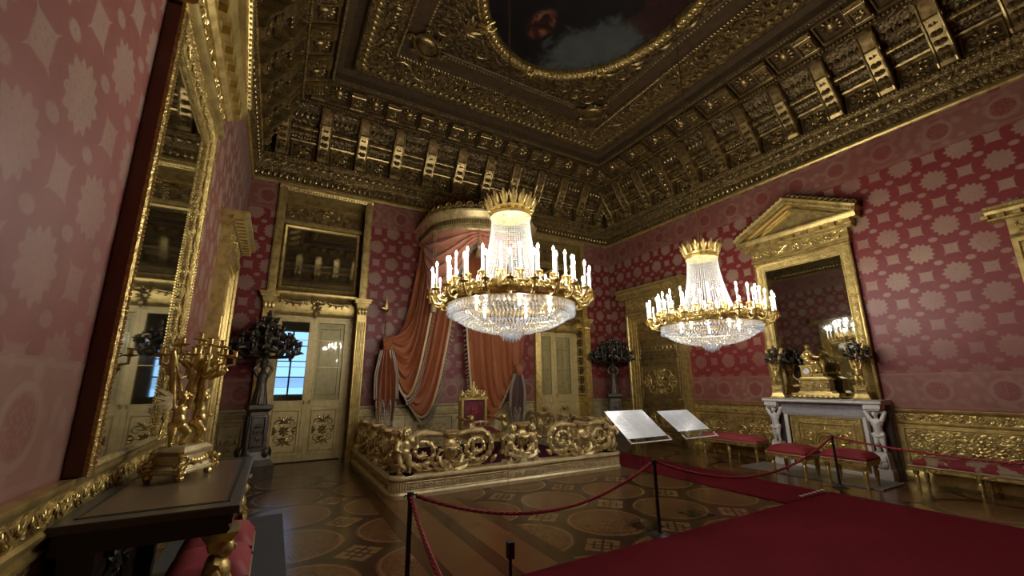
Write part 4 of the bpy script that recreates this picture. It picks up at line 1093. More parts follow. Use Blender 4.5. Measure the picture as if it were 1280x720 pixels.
# ------------------------------------------------------------------ curtains of the canopy
def curtain(name, label, layers, tie, tail, side_):
    d = empty(name, tie, label=label, cat='curtain', group='curtains of the throne canopy'); O = Vector(tie)
    for li, (A0, A1, S0, S1, B0, B1, nf, amp, off) in enumerate(layers):
        n, m = 46, 72; P = []
        for j in range(m + 1):
            s_ = j / m; A = Vector(A0).lerp(Vector(A1), s_); L_ = Vector(S0).lerp(Vector(S1), s_ ** .9); B = Vector(B0).lerp(Vector(B1), s_); row = []
            for i in range(n + 1):
                t = i / n
                # smooth curve A -> lowest point -> tie
                q = (1 - t) ** 2 * 1.0; w1 = 2 * t * (1 - t) * 1.9; w2 = t * t
                S_ = q + w1 + w2; p = (A * q + L_ * w1 + B * w2) / S_
                env = sin(pi * min(1, t * .97 + .03)) ** .45
                f_ = sin(s_ * nf * 2 * pi + t * 1.2) * amp * env + sin(s_ * nf * 4.7 * pi + 1) * amp * .3 * env
                row.append((p.x - O.x, p.y - O.y + f_ - off, p.z - O.z + f_ * .25))
            P.append(row)
        MB().grid(P).build('drape', 'orange', d, 60)
        e = [Vector(p) for p in P[-1]]; mb = MB(); mb.tube([(p.x, p.y - .02, p.z) for p in e], .032, 6, flat=.5); mb.build('braid', 'gold_braid', d)
        mb = MB(); acc = 0
        for i in range(1, len(e)):
            for f_ in (.3, .8):
                p = e[i - 1].lerp(e[i], f_)
                tz = (e[i] - e[i - 1]).normalized(); o_ = .045 + .03 * abs(tz.x)
                sgn = side_
                mb.ell((p.x + sgn * .05 * abs(tz.z), p.y - .03, p.z - o_ - .03 * abs(tz.x)), (.019, .019, .026), seg=6, rings=4); mb.ell((p.x + sgn * .09 * abs(tz.z), p.y - .03, p.z - o_ - .02 - .07 * abs(tz.x)), (.015, .015, .026), seg=6, rings=4)
        mb.build('bobble_fringe', 'fringe', d)
    # tail falling below the tie, zigzag lower edge
    zb, wd_, sl_ = tail; n, m = 30, 20; P = []
    for i in range(n + 1):
        v = i / n; row = []
        for j in range(m + 1):
            u = j / m - .5; ww = wd_ * (.35 + .65 * min(1, v * 1.8))
            zz = (zb - O.z) * v * (1 - .35 * abs(sin(u * 9))); row.append((u * ww + sl_ * v, -.04 + .05 * sin(u * 24) * min(1, v * 3), zz))
        P.append(row)
    MB().grid(P).build('curtain_tail', 'orange' if side_ > 0 else 'grey_cloth', d, 60)
    mb = MB()
    for j in range(m):
        a, b = Vector(P[-1][j]), Vector(P[-1][j + 1])
        for f_ in (.1, .4, .7): p = a.lerp(b, f_); mb.ell((p.x, p.y - .02, p.z - .02), (.022, .022, .035), seg=6, rings=4); mb.ell((p.x, p.y - .02, p.z - .08), (.016, .016, .04), seg=6, rings=4)
    for j in (0, m):
        for i in range(4, n): p = P[i][j]; mb.ell((p[0], p[1] - .02, p[2]), (.024, .024, .03), seg=6, rings=4); mb.ell((p[0] + (.04 if j else -.04), p[1] - .02, p[2] - .01), (.02, .02, .03), seg=6, rings=4)
    mb.build('tail_fringe', 'fringe', d)
    mb = MB().ell((0, -.03, .02), (.11, .10, .14), seg=12, rings=8)
    for q in range(7): mb.tube([(-.09 + q * .03, -.08, .12), (-.08 + q * .027, -.125, 0), (-.06 + q * .02, -.08, -.13)], .022, 6)
    mb.build('gathered_knot', 'orange', d)
    return d
TL, TR = (3.05, 9.62, 2.50), (6.50, 9.62, 1.95)
curtain('curtain', 'rust orange velvet curtain swept to the left of the throne with bobble fringe',
        [((3.76, 9.62, 5.1), (4.86, 9.70, 5.05), (3.50, 9.70, 2.6), (4.20, 9.72, -.50), (3.02, 9.66, 2.62), (3.10, 9.66, 2.40), 7, .045, .0),
         ((3.80, 9.45, 5.1), (4.10, 9.30, 4.2), (3.70, 9.5, 2.7), (3.62, 9.5, .35), (3.02, 9.60, 2.64), (3.10, 9.60, 2.5), 4, .045, .0)], TL, (.62, .42, .05), 1)
curtain('curtain', 'rust orange velvet curtain behind the chandelier at the right of the throne, knotted low',
        [((6.80, 9.62, 5.1), (4.90, 9.68, 5.05), (6.85, 9.72, 2.4), (5.28, 9.72, -.75), (6.58, 9.66, 2.05), (6.44, 9.66, 1.85), 8, .045, .0)], TR, (.50, .36, -.05), -1)

# ------------------------------------------------------------------ fireplace (right wall)
fp = empty('fireplace', wallT(1, D - 4.17).to_translation(), SRZ[1], 'white marble fireplace with two carved figures and a gilded fire board', 'fireplace')
mb = MB().run(-.99, .99, [(-.006, 1.20), (-.42, 1.20), (-.45, 1.22), (-.45, 1.26), (-.47, 1.28), (-.006, 1.28)]); mb.build('mantel_shelf', 'marble', fp, bevel=.006)
MB().box(-.70, .70, -.30, -.08, .985, 1.20).build('lintel', 'grey_marble', fp)
mb = MB().frame(-.62, .62, .05, .955, [(0, -.24), (0, -.27), (.02, -.285), (.06, -.285), (.07, -.26), (.08, -.24)]); mb.build('marble_architrave', 'marble', fp)
for q in (-1, 1):
    a, b = sorted((q * .66, q * .985)); MB().box(a, b, -.22, -.006, 0, 1.20).build('side_pier', 'dark_marble', fp)
    a, b = sorted((q * .96, q * .995)); MB().box(a, b, -.10, -.004, 0, 1.20).build('pier_edge', 'grey_marble', fp)
mb = MB().box(-.60, .60, -.235, -.02, .0, .99)
mb.frame(-.44, .44, .14, .80, [(0, -.235), (.01, -.255), (.03, -.255), (.035, -.24), (.11, -.24), (.12, -.255), (.145, -.255), (.15, -.235)]); mb.build('fire_board', 'gold_fine', fp)
mb = MB()
for r in (.20, .15, .10): mb.tube([(r * cos(t * pi / 14), -.245, .47 + r * sin(t * pi / 14)) for t in range(28)], .014, 6, closed=True)
rosette(mb, 0, .47, .09, -.245)
for q in (-1, 1):
    spiral(mb, q * .31, .60, .10, 1.7, pi / 2, -q, .017, -.24, leaves=3); spiral(mb, q * .31, .34, .10, 1.7, -pi / 2, q, .017, -.24, leaves=3)
for i in range(8): leaf(mb, .20 * cos(i * pi / 4), .47 + .20 * sin(i * pi / 4), i * pi / 4, .1, .05, -.24)
mb.build('fire_board_ornament', 'bright_gold', fp)
def telamon():
    """Marble figure with both arms raised behind the head, one leg forward."""
    L = []; Pz = Vector((0, 0, .42)); Ch = Vector((0, -.01, .63)); N_ = Vector((0, 0, .74)); H = Vector((.005, -.02, .825))
    L += [(Pz, (.105, .082, .085)), (Ch, (.125, .085, .10)), (Pz, Ch, .085, .095), (Ch, N_, .07, .036), (N_, H, .036, .035)] + head(tuple(H), .15)
    for q in (-1, 1):
        sh = Ch + Vector((q * .115, 0, .075)); el = Vector((q * .185, .0, .865)); ha = Vector((q * .055, .055, .865))
        L += limb(sh, el, ha, (.052, .043, .032)) + hand(ha, (-q, .0, .15), .06, (0, 0, 1))
        hp = Pz + Vector((q * .05, 0, -.03)); kn = Vector((q * .055, -.05 if q > 0 else -.015, .22)); ft = Vector((q * .06, .0, .035))
        L += limb(hp, kn, ft, (.076, .054, .033)) + foot(ft, (q * .3, -1, 0), .085) + [((kn + ft) / 2 + Vector((0, .018, .04)), (.036, .036, .06))]
        L += [(Ch + Vector((q * .05, -.055, .035)), (.05, .03, .04)), (Pz + Vector((q * .045, .05, -.01)), (.05, .05, .055))]
    for i in range(9): t = i / 8; L.append(((-.11 + .22 * t, -.06 - .02 * sin(pi * t), .40 - .05 * sin(pi * t)), (-.10 + .2 * t, -.05, .33), .022, .016))
    return solid(L, .008)
tm = telamon(); tm.materials.append(M['marble']); tm.polygons.foreach_set('use_smooth', [True] * len(tm.polygons))
for q in (-1, 1):
    inst('telamon', tm, Matrix.Translation((q * .84, -.32, .42)) @ Matrix.Diagonal((-q * .72, .78, .76, 1)), fp)
    mb = MB().box(q * .84 - .125, q * .84 + .125, -.44, -.20, 0, .17).frus(q * .84, -.32, .17, .43, .105, .10, .085, .085)
    MB().box(q * .84 - .12, q * .84 + .12, -.43, -.20, 1.13, 1.20).box(q * .84 - .09, q * .84 + .09, -.40, -.22, 1.10, 1.13).build('capital', 'marble', fp)
    for z in (.24, .33): leaf(mb, q * .84 - .02, z - .06, pi / 2 + .3, .14, .08, -.42); leaf(mb, q * .84 + .02, z - .06, pi / 2 - .3, .14, .08, -.42)
    mb.build('figure_plinth', 'marble', fp)
tag(MB().box(W - 1.28, W - .47, 3.06, 5.26, .0, .022).build('hearth_slab', 'hearth', bevel=.004), 'pale grey stone hearth slab on the floor before the fireplace', 'hearth')

# ------------------------------------------------------------------ carpets, runner
tag(MB().box(1.55, 8.22, Y0 + .4, 3.42, 0, .014).build('carpet', 'carpet', bevel=.006), 'large plain red carpet filling the right foreground behind the rope', 'carpet')
tag(MB().box(7.06, 8.16, 3.44, 9.2, 0, .012).build('carpet_strip', 'carpet', bevel=.005), 'narrow red carpet strip running past the dais to the far corner', 'carpet')
tag(MB().box(.12, 1.17, Y0 + .3, 6.45, 0, .012).build('floor_runner', 'runner', bevel=.004), 'dark grey protective runner on the floor along the left wall under the table', 'runner')
# ================================================================== FURNITURE AND LAMPS
# ------------------------------------------------------------------ chandeliers
def oct_(mb, p, r, h):
    x, y, z = p; mb.add([(x, y, z - h), (x + r, y, z), (x, y + r, z), (x - r, y, z), (x, y - r, z), (x, y, z + h)],
                        [(0, 2, 1), (0, 3, 2), (0, 4, 3), (0, 1, 4), (5, 1, 2), (5, 2, 3), (5, 3, 4), (5, 4, 1)])
def chandelier(loc, label):
    d = empty('chandelier', loc, 0, label, 'chandelier', 'matching crystal chandeliers')
    # crystal bowl: rows of drops on a dome
    mb = MB()
    bowl = [(.14, .115), (.26, .13), (.37, .155), (.47, .185), (.56, .22), (.63, .26), (.69, .30), (.735, .34)]
    for j, (r, z) in enumerate(bowl):
        n = int(2 * pi * r / .040)
        for i in range(n): t = 2 * pi * (i + .5 * (j % 2)) / n; oct_(mb, (r * cos(t), r * sin(t), z), .017, .024)
    for j in range(len(bowl) - 1):
        (r, z), (r2, z2) = bowl[j], bowl[j + 1]; r, z = (r + r2) / 2, (z + z2) / 2; n = int(2 * pi * r / .040)
        for i in range(n): t = 2 * pi * i / n; oct_(mb, (r * cos(t), r * sin(t), z), .014, .018)
    mb.build('crystal_bowl', 'crystal', d, 0)['kind'] = 'stuff'
    mb = MB()
    for row, (r, z, h) in enumerate(((.755, .385, .042), (.755, .325, .032), (.72, .40, .04))):
        n = 104 if row < 2 else 80
        for i in range(n): t = 2 * pi * (i + .5 * row) / n; oct_(mb, (r * cos(t), r * sin(t), z), .019, h)
    mb.build('crystal_band', 'crystal', d, 0)['kind'] = 'stuff'
    mb = MB()
    for r, z, h, n in ((.13, .09, .06, 18), (.10, .05, .06, 14), (.06, .035, .06, 10), (.02, .02, .06, 4)):
        for i in range(n): t = 2 * pi * i / n; oct_(mb, (r * cos(t), r * sin(t), z + .03), .018, h)
    mb.build('crystal_finial', 'crystal', d, 0)['kind'] = 'stuff'
    mb = MB()                                             # ribs carrying the bowl
    for i in range(24):
        t = 2 * pi * i / 24; mb.tube([((r - .012) * cos(t), (r - .012) * sin(t), z + .012) for r, z in [(.1, .115)] + bowl], .004, 4)
    for r, z in bowl[::2]: mb.tube([(r * cos(t * pi / 24), r * sin(t * pi / 24), z + .02) for t in range(48)], .005, 4, closed=True)
    mb.build('bowl_ribs', 'bright_gold', d)
    # tent of strands from the crown to the ring
    mb = MB(); n = 56; m = 38
    for i in range(n):
        t = 2 * pi * i / n
        for j in range(m):
            v = j / (m - 1); r = .235 + .20 * v ** 1.8; z = 1.57 - .99 * v
            oct_(mb, (r * cos(t), r * sin(t), z), .0145, .0125)
    mb.build('crystal_strands', 'crystal_warm', d, 0)['kind'] = 'stuff'
    # gilded ring with foliage
    mb = MB().lathe([(.74, .43), (.775, .43), (.80, .45), (.79, .48), (.80, .51), (.785, .55), (.80, .57), (.78, .585), (.74, .585), (.74, .43)], 64)
    mb.lathe([(.44, .56), (.48, .56), (.49, .60), (.44, .62), (.44, .56)], 40)
    for i in range(12): t = 2 * pi * i / 12; mb.tube([(.46 * cos(t), .46 * sin(t), .58), (.76 * cos(t), .76 * sin(t), .50)], .012, 6)
    mb.build('ring', 'bright_gold', d)
    mb = MB()
    for i in range(24):
        t = 2 * pi * (i + .5) / 24; mb.T = TM((.80 * cos(t), .80 * sin(t), 0), (-sin(t), cos(t), 0), (-cos(t), -sin(t), 0))
        if i % 3 == 0: palmette(mb, 0, .50, .2, -.01, n=5); mb.ell((0, -.02, .53), (.035, .03, .05))
        else: rosette(mb, 0, .505, .055, -.01, 6)
        for q in (-1, 1): spiral(mb, q * .06, .55, .045, 1.2, pi / 2, -q, .011, -.01, seg=5, n=11)
    mb.T = None; mb.build('ring_foliage', 'bright_gold', d)
    # crown
    mb = MB().lathe([(.235, 1.57), (.26, 1.57), (.265, 1.605), (.25, 1.625), (.25, 1.65), (.262, 1.67), (.235, 1.67), (.235, 1.57)], 40)
    mb.build('crown_band', 'bright_gold', d)
    mb = MB()
    for i in range(16):
        t = 2 * pi * i / 16; mb.T = TM((.25 * cos(t), .25 * sin(t), 1.65), (-sin(t), cos(t), 0), (-cos(t), -sin(t), 0))
        for a, l in ((0, .19), (-.32, .14), (.32, .14)):
            k = [(sin(a) * l * v, -.012 - .07 * v ** 2.2, cos(a) * l * v) for v in (0, .25, .5, .75, 1)]; mb.tube(k, [.024, .038, .040, .030, .008] if a == 0 else [.012, .02, .022, .016, .004], 6)
        mb.ell((0, -.03, .05), (.02, .02, .04))
    mb.T = None; mb.build('crown_leaves', 'bright_gold', d)
    hz = 8.40 - loc[2]
    mb = MB().tube([(0, 0, 1.71), (0, 0, hz)], .011, 6).ell((0, 0, 1.75), (.05, .05, .07))
    for q in range(4): t = q * pi / 2; mb.tube([(.24 * cos(t), .24 * sin(t), 1.65), (0, 0, 1.75)], .006, 4)
    mb.lathe([(.0, hz - .10), (.05, hz - .08), (.09, hz - .02), (.09, hz)], 16); mb.build('suspension_cable', 'old_gold', d)
    # candle arms
    am = MB()
    am.tube([(.0, 0, -.06), (.05, 0, -.11), (.11, 0, -.10), (.14, 0, -.05), (.15, 0, .0)], [.014, .016, .015, .012, .012], 6)
    am.lathe([(.0, .0), (.03, .0), (.052, .018), (.05, .024), (.02, .02), (.019, .05), (.026, .055), (.0, .055)], 12, (.15, 0, 0))
    spiral_ = [(.05 + .04 * cos(t), 0, -.06 + .04 * sin(t)) for t in [x * .5 for x in range(10)]]; am.tube(spiral_, .009, 5)
    for q in range(6): oct_(am, (.15 + .045 * cos(q * pi / 3), .045 * sin(q * pi / 3), -.02), .009, .03)
    am = am.build('x_arm', 'bright_gold', None).data
    cs = MB().lathe([(.0, 0), (.0125, 0), (.0125, .21), (.0, .215)], 10).build('x_candle', 'wax', None).data
    bb = MB().lathe([(.0, 0), (.007, .0), (.012, .016), (.0145, .028), (.011, .046), (.003, .064), (.0, .066)], 10).build('x_bulb', 'bulb', None).data
    for o in [o for o in bpy.data.objects if o.name.startswith('x_')]: bpy.data.objects.remove(o)
    for tier, (n, R, z, z2) in enumerate(((24, .80, .535, 0), (24, .62, .66, 0))):
        for i in range(n):
            t = 2 * pi * (i + .5 * tier) / n
            a = inst('candle_arm', am, Matrix.Translation((R * cos(t), R * sin(t), z)) @ Matrix.Rotation(t, 4, 'Z'), d)
            c = inst('candle', cs, Matrix.Translation(((R + .15) * cos(t), (R + .15) * sin(t), z + .054)), d)
            inst('bulb', bb, Matrix.Translation((0, 0, .213)), c)
    for i in range(5): t = 2 * pi * (i + .5) / 5; inst('added_bowl_bulb', bb, Matrix.Translation((.46 * cos(t), .46 * sin(t), .36)), d)  # unseen bulbs added inside the bowl to brighten its crystals
    return d
ch = chandelier((3.30, 4.25, 2.07), 'nearer lit crystal chandelier with white candles hanging in front of the throne canopy')
c2 = copy_tree(ch); c2.location = (7.04, 4.25, 2.07); c2['label'] = 'farther lit crystal chandelier hanging between the gilded door and the pedimented fireplace mirror'

# ------------------------------------------------------------------ throne
th = empty('throne', (4.86, 8.45, PZ), .10, 'gilded throne armchair in wine red velvet on the dais under the canopy', 'armchair')
for q in (-1, 1):
    MB().frus(q * .36, -.33, 0, .08, .05, .05, .04, .04).tube([(q * .36, -.33, .06), (q * .37, -.36, .18), (q * .36, -.33, .32)], [.035, .05, .055], 10).build('leg', 'gold', th)
    MB().tube([(q * .33, .32, 0), (q * .33, .30, .36)], .04, 8).build('leg', 'gold', th)
mb = MB().box(-.41, .41, -.37, .34, .32, .43); mb.beadline((-.38, -.375, .42), (.38, -.375, .42), .04, .015); rinceau(mb, -.36, .36, .37, .08, y=-.375, r=.008, detail=0); mb.build('seat_frame', 'gold', th, bevel=.012)
mb = MB(); mb.ell((0, -.03, .46), (.36, .34, .09), seg=24, rings=10); mb.box(-.33, .33, -.33, .28, .42, .47); mb.build('seat', 'throne_velvet', th, bevel=.03)
mb = MB().box(-.27, .27, .27, .33, .52, 1.08); mb.ell((0, .28, .80), (.24, .045, .26), seg=20, rings=10); mb.build('backrest', 'throne_velvet', th)
mb = MB().frame(-.26, .26, .54, 1.08, [(0, .25), (.01, .22), (.06, .22), (.075, .25), (.075, .35), (0, .35)])
mb.tube([(-.32, .29, 1.06), (-.36, .29, 1.15)], .035, 8).tube([(.32, .29, 1.06), (.36, .29, 1.15)], .035, 8); mb.build('back_frame', 'gold', th)
mb = MB(); palmette(mb, 0, 1.20, .26, .27, n=7); rosette(mb, 0, 1.22, .07, .24)
for q in (-1, 1): spiral(mb, q * .14, 1.21, .075, 1.5, pi / 2, -q, .02, .27, leaves=3); leaf(mb, q * .2, 1.15, pi / 2 - q * .9, .2, .07, .27, curl=q); leaf(mb, q * .3, 1.14, pi / 2, .12, .06, .27)
mb.ell((0, .27, 1.45), (.03, .03, .05)); mb.build('crest', 'gold', th)
mb = MB(); rosette(mb, 0, .84, .11, .235)
for q in (-1, 1): leaf(mb, q * .03, .78, pi / 2 + q * 1.2, .14, .05, .235); leaf(mb, 0, .8, pi / 2 - q * .4, .18, .05, .235)
mb.build('embroidered_emblem', 'red_velvet', th)
for q in (-1, 1):
    mb = MB().tube([(q * .38, .28, .74), (q * .41, .1, .72), (q * .41, -.15, .69), (q * .40, -.30, .68)], [.03, .035, .035, .04], 8)
    mb.tube([(q * .40, -.31, .43), (q * .42, -.36, .52), (q * .40, -.32, .62), (q * .40, -.31, .68)], [.045, .06, .045, .05], 10); mb.ell((q * .40, -.34, .74), (.06, .07, .08), seg=12, rings=8)
    for i in range(7): mb.ell((q * .40 + .055 * cos(i * .9), -.33 + .05 * sin(i * .9), .78), .025, seg=7, rings=4)
    leaf(mb, q * .40, .5, pi / 2, .16, .1, -.40); mb.build('arm', 'gold', th)
mb = MB(); festoon(mb, -.30, .30, .60, -.04, .035, -.02 + .30 - .3, 10); mb.T = None; mb.build('cushion_cord', 'gold_braid', th)

# ------------------------------------------------------------------ bronze torcheres
def torchere(loc, rz, s, label, tall):
    d = empty('torchere', loc, rz, label, 'torchere', 'dark bronze torcheres')
    mb = MB(); mb.box(-.30, .30, -.30, .30, 0, .22); mb.frus(0, 0, .22, .32, .30, .30, .24, .24); mb.frus(0, 0, .32, .46, .24, .24, .19, .19); mb.frus(0, 0, .46, 1.16, .17, .17, .145, .145)
    mb.frus(0, 0, 1.16, 1.22, .15, .15, .20, .20); mb.box(-.20, .20, -.20, .20, 1.22, 1.29)
    for k in range(4):
        mb.T = Matrix.Rotation(k * pi / 2, 4, 'Z'); mb.frame(-.09, .09, .56, 1.06, [(0, -.165), (.01, -.185), (.03, -.18), (.035, -.16)]); medallion(mb, 0, .8, .16, .36, -.165)
        for q in (-1, 1): leaf(mb, q * .15, .34, pi / 2, .2, .1, -.22)
    mb.T = None; mb.build('pedestal', 'bronze', d, bevel=.008)
    L = []; z0 = 1.33
    L += [((0, 0, z0 + .02), (0, 0, z0 + .36), .125, .085), ((0, 0, z0 + .36), (0, 0, z0 + .52), .085, .10), ((0, 0, z0 + .52), (0, 0, z0 + .64), .075, .04)]
    for q in (-1, 1): sh = Vector((q * .10, -.01, z0 + .54)); L += limb(sh, (q * .16, .0, z0 + .66), (q * .07, .02, z0 + .78), (.034, .028, .022)) + hand((q * .07, .02, z0 + .78), (-q * .3, 0, 1), .06)
    for k in range(14): t = k * 2 * pi / 14; L.append(((.115 * cos(t), .115 * sin(t), z0), (.07 * cos(t + .3), .07 * sin(t + .3), z0 + .40), .028, .012))
    L += head((0, -.01, z0 + .70), .15); fm = solid(L, .010); fm.materials.append(M['bronze']); fm.polygons.foreach_set('use_smooth', [True] * len(fm.polygons))
    inst('draped_figure', fm, Matrix.Translation((0, 0, -.03)), d)
    mb = MB().lathe([(.0, 2.06), (.07, 2.06), (.05, 2.10), (.035, 2.16), (.06, 2.20), (.10, 2.24), (.05, 2.27), (.04, 2.5), (.05, 2.75), (.03, 2.80), (.0, 2.82)], 16); mb.build('stem', 'bronze', d)
    rnd = random.Random(3); tiers = [(14, .60, 2.40), (12, .44, 2.55), (9, .28, 2.70)] + ([(5, .12, 2.86), (1, .0, 3.0)] if tall else [(4, .10, 2.80)])
    for n, R, z in tiers:
        for i in range(n):
            t = 2 * pi * (i + .37 * n) / n; mb = MB(Matrix.Rotation(t, 4, 'Z'))
            if R > 0: mb.tube([(.03, 0, z - .20), (R * .4, 0, z - .30 + .08), (R * .8, 0, z - .20), (R, 0, z - .08), (R, 0, z)], [.02, .022, .02, .018, .016], 6)
            else: mb.tube([(0, 0, z - .2), (0, 0, z)], .02, 6)
            mb.lathe([(.0, z), (.03, z), (.055, z + .03), (.03, z + .03), (.028, z + .09), (.042, z + .11), (.0, z + .11)], 10, (R, 0, 0))
            mb.T = Matrix.Rotation(t, 4, 'Z') @ TM((0, 0, 0))
            for q in range(5):
                a = rnd.uniform(0, 6.28); l = rnd.uniform(.12, .20); mb.T = Matrix.Rotation(t, 4, 'Z') @ Matrix.Translation((R * rnd.uniform(.45, 1.02), 0, z + rnd.uniform(-.16, .02))) @ Matrix.Rotation(a, 4, 'Z'); leaf(mb, 0, 0, rnd.uniform(-.6, 1.5), l, .075, 0, curl=-1.4, flat=.8)
            mb.T = None; mb.build('candle_branch', 'bronze', d)
    d.scale = (s, s, s); return d
torchere((.70, 9.18, 0), .25, .97, 'dark bronze torchere on a square pedestal beside the left glazed door', True)
torchere((9.60, 9.32, 0), -.6, 1.0, 'dark bronze torchere standing in the far right corner beside the gilded door', False)

# ------------------------------------------------------------------ curtain poles
for x, y, h, rz, lb in ((3.02, 9.72, 3.45, 0, 'gilded spear-topped pole holding back the left curtain'), (6.46, 9.72, 2.05, 0, 'gilded pole holding the knot of the right curtain')):
    d = empty('curtain_pole', (x, y, PZ), 0, lb, 'pole', 'poles of the throne curtains')
    mb = MB().lathe([(.08, 0), (.08, .03), (.04, .06), (.02, .1), (.02, h - PZ - .34), (.035, h - PZ - .32), (.02, h - PZ - .29), (.02, h - PZ - .2), (.05, h - PZ - .18), (.04, h - PZ - .14), (0, h - PZ - .13)], 12); mb.build('shaft', 'old_gold', d)
    mb = MB(TM((0, 0, h - PZ - .16))); mb.tube([(0, 0, 0), (0, 0, .08), (0, 0, .22), (0, 0, .34)], [.02, .045, .022, .003], 8, flat=.5)
    for q in (-1, 1): leaf(mb, 0, .02, pi / 2 - q * 1.0, .14, .05, 0, curl=-q)
    mb.build('spear_finial', 'gold', d)

# ------------------------------------------------------------------ console table at the left wall
tb = empty('console_table', (.42, 3.88, 0), pi / 2, 'long dark console table with a brown inlaid stone top along the left wall', 'table')
hl = .93                                                  # local x along the wall, -y into the room
MB().box(-hl, hl, -.39, .385, .905, .95).build('table_top', 'table_band', tb, bevel=.006)
mb = MB().box(-hl + .13, hl - .13, -.30, .29, .945, .9525); mb.build('stone_inlay', 'table_stone', tb, 0)
mb = MB()
for x0, x1, y0, y1 in ((-hl + .10, hl - .10, -.335, -.32), (-hl + .10, hl - .10, .305, .32), (-hl + .10, -hl + .115, -.335, .32), (hl - .115, hl - .10, -.335, .32)): mb.box(x0, x1, y0, y1, .945, .9528)
mb.build('inlay_line', 'black', tb, 0)
mb = MB().run(-hl + .04, hl - .04, [(.37, .80), (-.34, .80), (-.355, .82), (-.345, .84), (-.345, .88), (-.37, .905), (.37, .905)]); dentils(mb, -hl + .05, hl - .05, .035, -.358, -.34, .845, .875)
mb.build('apron', 'dark_wood', tb)
mb = MB(); rinceau(mb, -hl + .15, hl - .15, .825, .05, y=-.352, r=.005, detail=0); mb.build('apron_ornament', 'old_gold', tb)
for q in (-1, 1):
    for f_ in (-1, 1):
        x, y = q * (hl - .14), (-.28 if f_ < 0 else .27)
        mb = MB(TM((x, y, 0)))
        if f_ < 0:
            mb.frus(0, 0, 0, .10, .085, .085, .075, .075); mb.tube([(0, 0, .08), (0, .02, .2), (0, .0, .38), (0, -.02, .52)], [.04, .055, .075, .07], 10)
            mb.ell((0, -.03, .58), (.085, .07, .09), seg=14, rings=8); mb.ell((0, -.05, .70), (.048, .055, .062), seg=14, rings=8); mb.tube([(0, -.04, .62), (0, -.045, .67)], .03, 8)
            mb.tube([(-.10, -.02, .62), (0, -.02, .635), (.10, -.02, .62)], [.035, .05, .035], 8); mb.ell((0, -.10, .70), (.012, .016, .02)); mb.frus(0, -.03, .745, .80, .06, .06, .10, .09)
            for s_ in (-1, 1): leaf(mb, s_ * .03, .36, pi / 2 - s_ * .3, .2, .09, -.07); mb.tube([(s_ * .10, -.02, .61), (s_ * .12, -.06, .54), (s_ * .05, -.10, .50)], [.028, .025, .02], 8); mb.ell((s_ * .05, -.02, .73), (.025, .05, .05))
        else: mb.frus(0, 0, 0, .8, .05, .05, .07, .07)
        mb.build('leg', 'gold' if f_ < 0 else 'dark_wood', tb)
mb = MB().box(-hl + .06, hl - .06, -.34, .34, .06, .11); mb.tube([(-hl + .15, 0, .11), (-.2, 0, .16), (0, 0, .22), (.2, 0, .16), (hl - .15, 0, .11)], .05, 8); mb.build('stretcher', 'dark_wood', tb)
mb = MB().box(-hl + .1, hl - .1, .32, .34, .11, .8); medallion(mb, 0, .46, .9, .5, .315); mb.build('back_panel', 'dark_wood', tb)

# gilded candelabrum carried by two cherubs
cb = empty('candelabrum', (.37, 4.0, .9535), pi / 2 - .45, 'gilt bronze candelabrum held up by two cherubs, standing on the dark console table', 'candelabrum')
mb = MB().box(-.18, .18, -.135, .135, .045, .07).frus(0, 0, .07, .10, .175, .13, .15, .11).box(-.145, .145, -.105, .105, .10, .165).frus(0, 0, .165, .195, .15, .11, .165, .12).frus(0, 0, .195, .225, .16, .115, .12, .09)
mb.build('base', 'pale_gold', cb, bevel=.006)
for q in (-1, 1):
    for f_ in (-1, 1):
        mb = MB().ell((q * .15, f_ * .105, .022), (.03, .03, .026)); spiral(mb, q * .17, .085, .04, 1.2, pi / 2, -q, .013, f_ * .13, leaves=3)
        for i in range(6): mb.ell((q * (.165 + .015 * sin(i)), f_ * (.10 + .02 * cos(i * 2)), .05 + i * .028), .022, seg=7, rings=4)
        mb.build('corner_ornament', 'bright_gold', cb)
mb = MB(); festoon(mb, -.12, .12, .15, .035, .02, -.11, 8); mb.build('base_garland', 'bright_gold', cb)
pm['lift'] = putto(dict(hand_l=(-.05, -.03, .99), hand_r=(.13, -.05, .97), elb_l=(-.19, .0, .84), elb_r=(.21, .0, .84), foot_l=(-.06, .0, .05), foot_r=(.09, -.04, .06), kn_r=(.06, -.10, .03)))
pm['lift'].materials.append(M['bright_gold']); pm['lift'].polygons.foreach_set('use_smooth', [True] * len(pm['lift'].polygons))
for q in (-1, 1):
    o = put('lift', Matrix.Translation((q * .075, q * -.02, .215)), .40, q * .5, cb, q > 0); o.name = 'cherub'
for q in (-1, 1):
    mb = MB()
    for i in range(5): mb.T = TM((q * .11, .05, .53)); leaf(mb, 0, 0, pi / 2 - q * (.9 + i * .28), .2 - i * .02, .05, .0, curl=-q * .5)
    mb.T = None; mb.build('wing', 'pale_gold', cb)
mb = MB().lathe([(.03, .55), (.05, .63), (.03, .70), (.045, .75), (.07, .80), (.04, .86), (.02, .90), (.028, .96), (.0, .97)], 14); mb.build('stem', 'bright_gold', cb)
